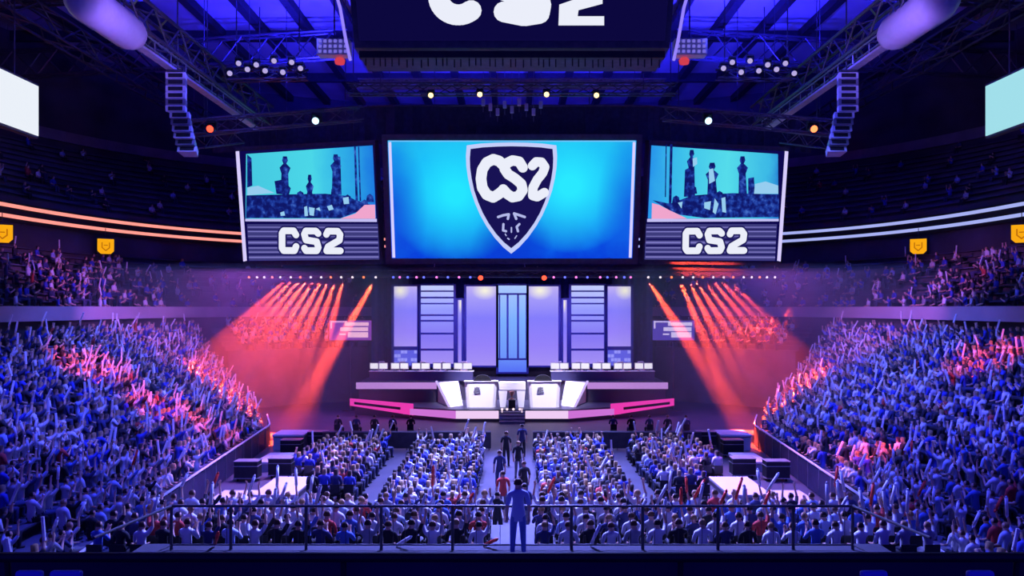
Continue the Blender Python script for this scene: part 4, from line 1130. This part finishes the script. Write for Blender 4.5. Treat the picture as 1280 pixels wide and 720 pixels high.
t = empty('display_table', (0, 58.7, .857)); tag(t, 'white arched table between the two presenter desks', 'table')
mb = MB(); mb.bbox((0, 0, 1.52), (2.0, .6, .66), .08); mb.build('top', mat('lit white acrylic', ()), t)
for x in (-.66, .66):
    mb = MB(); mb.prism([(x-.2, -.28, 0), (x+.2, -.28, 0), (x+.32, -.28, 1.2), (x-.32, -.28, 1.2)], (0, .56, 0)); mb.build('leg', mat('lit white acrylic', ()), t)
p = empty('plinth', (0, 57.9, .857)); tag(p, 'small dark plinth under the trophy before the white table', 'plinth')
mb = MB(); mb.bbox((0, 0, .3), (.5, .5, .6), .03); mb.build('body', M_BLACK, p); mb = MB(); mb.box((0, 0, .62), (.56, .56, .04)); mb.build('top', M_GREY, p)
tr = MB(); tr.lathe([(.16, 0), (.16, .06), (.05, .1), (.05, .22), (.14, .34), (.2, .52), (.17, .6)], n=14)
o = tr.build('trophy', mat('polished bronze', (.5, .25, .2), .3, .8), None, True); o.location = (0, 57.9, 1.49)
tag(o, 'small bronze trophy cup on the dark plinth at stage centre', 'trophy')

# ================================================================ HAZE
def haze(lo, hi, dens, label, name='haze'):
    c = [(a+b)/2 for a, b in zip(lo, hi)]; mb = MB(); mb.box((0, 0, 0), [b-a for a, b in zip(lo, hi)])
    m = bpy.data.materials.new('stage haze'); m.use_nodes = True; nt = m.node_tree; nt.nodes.remove(nt.nodes['Principled BSDF'])
    v = nt.nodes.new('ShaderNodeVolumeScatter'); v.inputs['Density'].default_value = dens; v.inputs['Color'].default_value = (1, 1, 1, 1); v.inputs['Anisotropy'].default_value = .2
    tc = nt.nodes.new('ShaderNodeTexCoord'); sx = nt.nodes.new('ShaderNodeSeparateXYZ'); nt.links.new(tc.outputs['Object'], sx.inputs[0])
    hz = (hi[2]-lo[2])/2; mr = nt.nodes.new('ShaderNodeMapRange'); mr.inputs['From Min'].default_value = -hz; mr.inputs['From Max'].default_value = hz
    mr.inputs['To Min'].default_value = dens*.25; mr.inputs['To Max'].default_value = dens*1.9; nt.links.new(sx.outputs['Z'], mr.inputs['Value']); nt.links.new(mr.outputs[0], v.inputs['Density'])
    nt.links.new(v.outputs[0], nt.nodes['Material Output'].inputs['Volume'])
    o = mb.build(name, m); o.location = c; tag(o, label, 'haze', None, 'stuff')
haze((-25, 44, .1), (-7.5, 60.8, 10.6), .011, 'thin red-lit haze hanging over the left side of the stage')
haze((7.5, 44, .1), (25, 60.8, 10.6), .011, 'thin red-lit haze hanging over the right side of the stage')

# ================================================================ LIGHTING
BLUE = (.05, .06, 1.0); BW = (.11, .135, 1.0); RED = (1.0, .07, .025); MAG = (1.0, .22, .75); LAVW = (.75, .68, 1.0)
K = 1.0
for sg in (-1, 1):
    for (x, y, z), (ax, ay, az), pw, c, ang in (
        ((13, 34, 24), (20, 50, 3), 42000, BW, 50), ((9, 26, 23), (17, 30, 2), 22000, BLUE, 75), ((12, 28, 24), (20, 36, 3), 22000, BW, 50)):
        lamp('SPOT', 'stand flood', (sg*x, y, z), (sg*ax, ay, az), pw*K, c, .4, ang, .9)
    lamp('SPOT', 'bowl wash', (sg*10, 42, 24), (sg*34, 56, 10), 7000*K, (.06, .06, 1), .5, 70, .9)
    for x, y in ((15, 42), (22, 52), (17, 64), (6, 74)):
        lamp('SPOT', 'roof uplight', (sg*x, y, 25.5), (sg*x, y+4, 33), 15000*K, (.02, .015, 1), .4, 140, .7)
    lamp('SPOT', 'floor wash', (sg*9, 42, 21), (sg*11.6, 36, 0), 36000*K, (.6, .17, .75), .4, 32, .8)
    lamp('SPOT', 'duct wash', (sg*12, 33, 18), (sg*19.2, 40, 22), 5000*K, (.3, .17, 1), .3, 50, .7)
    lamp('SPOT', 'ledge wash', (sg*10, 48, 14), (sg*27, 56, 7.8), 15000*K, (.55, .13, .75), .3, 44, .8)
def red(x, y, z, t, pw, ang): lamp('SPOT', 'red patch', (x, y, z), t, pw*K, RED, .3, ang, .7)
red(-8, 24, 24, P(120, 440, 42), 70000, 10); red(-7, 26, 24, P(210, 500, 41), 70000, 10); red(-6, 27, 24, P(275, 545, 42), 30000, 7)
red(7, 22, 24, P(1085, 545, 34), 130000, 6.5); red(8, 22, 24, P(1235, 445, 40), 70000, 9); red(6, 26, 24, P(1000, 440, 52), 45000, 7); red(8, 56, 18, P(940, 415, 70), 200000, 22)
for x in (-4, 4):
    lamp('SPOT', 'floor crowd flood', (x, 46, 22), (x*.9, 36, 0), 115000*K, (.23, .25, 1), .4, 55, .8)
lamp('SPOT', 'rear flood', (0, 34, 19), (0, 23, 1), 90000*K, (.2, .22, 1), .5, 75, .8)
for x in (-3, 3):
    lamp('SPOT', 'stage key', (x, 50, 20), (x*.9, 60, 2), 60000*K, LAVW, .4, 20, .7)
lamp('AREA', 'stage top wash', (0, 62.5, 10.2), (0, 62.5, 0), 1500*K, (.5, .35, 1), sx=16, sy=.6)
def beam(px, py, D, tx, ty, tD, pw, ang, c=RED):
    p = P(px, py, D); t = P(tx, ty, tD); d = (t-p).normalized()
    lamp('SPOT', 'beam', p+d*.35, t, pw*K, c, .12, ang, .75)
for k in range(9):
    t = k/8
    beam(360+70*t, 347, 61.3-1.0*t, 236+158*t, 462+14*t, 54, 200000+330000*math.sin(PI*(.1+.75*t)), 9.5)
beam(470, 348, 60.0, 392, 480, 52, 800000, 8)
for k in range(7):
    t = k/6
    beam(848+60*t, 347, 60.3+.9*t, 884+110*t, 432, 56.5, 520000-360000*t, 9.5)
beam(808, 348, 60.0, 862, 430, 54, 600000, 8)
for sg in (-1, 1):
    lamp('SPOT', 'haze wash', (sg*20, 58, 21), (sg*15.5, 54, 2), (26000 if sg < 0 else 16000), (.45, .05, .8) if sg < 0 else (.3, .04, .9), .4, 60, .9)

w = bpy.data.worlds.new('World'); S.world = w; w.use_nodes = True
w.node_tree.nodes['Background'].inputs['Color'].default_value = (.03, .015, 1, 1); w.node_tree.nodes['Background'].inputs['Strength'].default_value = .5  # blue ambient fill added to lift the blacks, not a fixture of the arena

cam = bpy.data.cameras.new('Camera'); co = bpy.data.objects.new('Camera', cam); COL.objects.link(co)
co.location = (0, 0, EYE); co.rotation_euler = (R(90), 0, 0)
cam.sensor_width = 36; cam.lens = 36*F/1280; cam.shift_y = (HOR-360)/1280; cam.clip_end = 400
S.camera = co
S.view_settings.view_transform = 'Standard'; S.view_settings.look = 'None'; S.view_settings.exposure = 0; S.view_settings.gamma = 1; S.view_settings.use_curve_mapping = False
S.cycles.use_denoising = True; S.cycles.volume_bounces = 0; S.cycles.max_bounces = 5; S.cycles.diffuse_bounces = 2; S.cycles.sample_clamp_indirect = 4
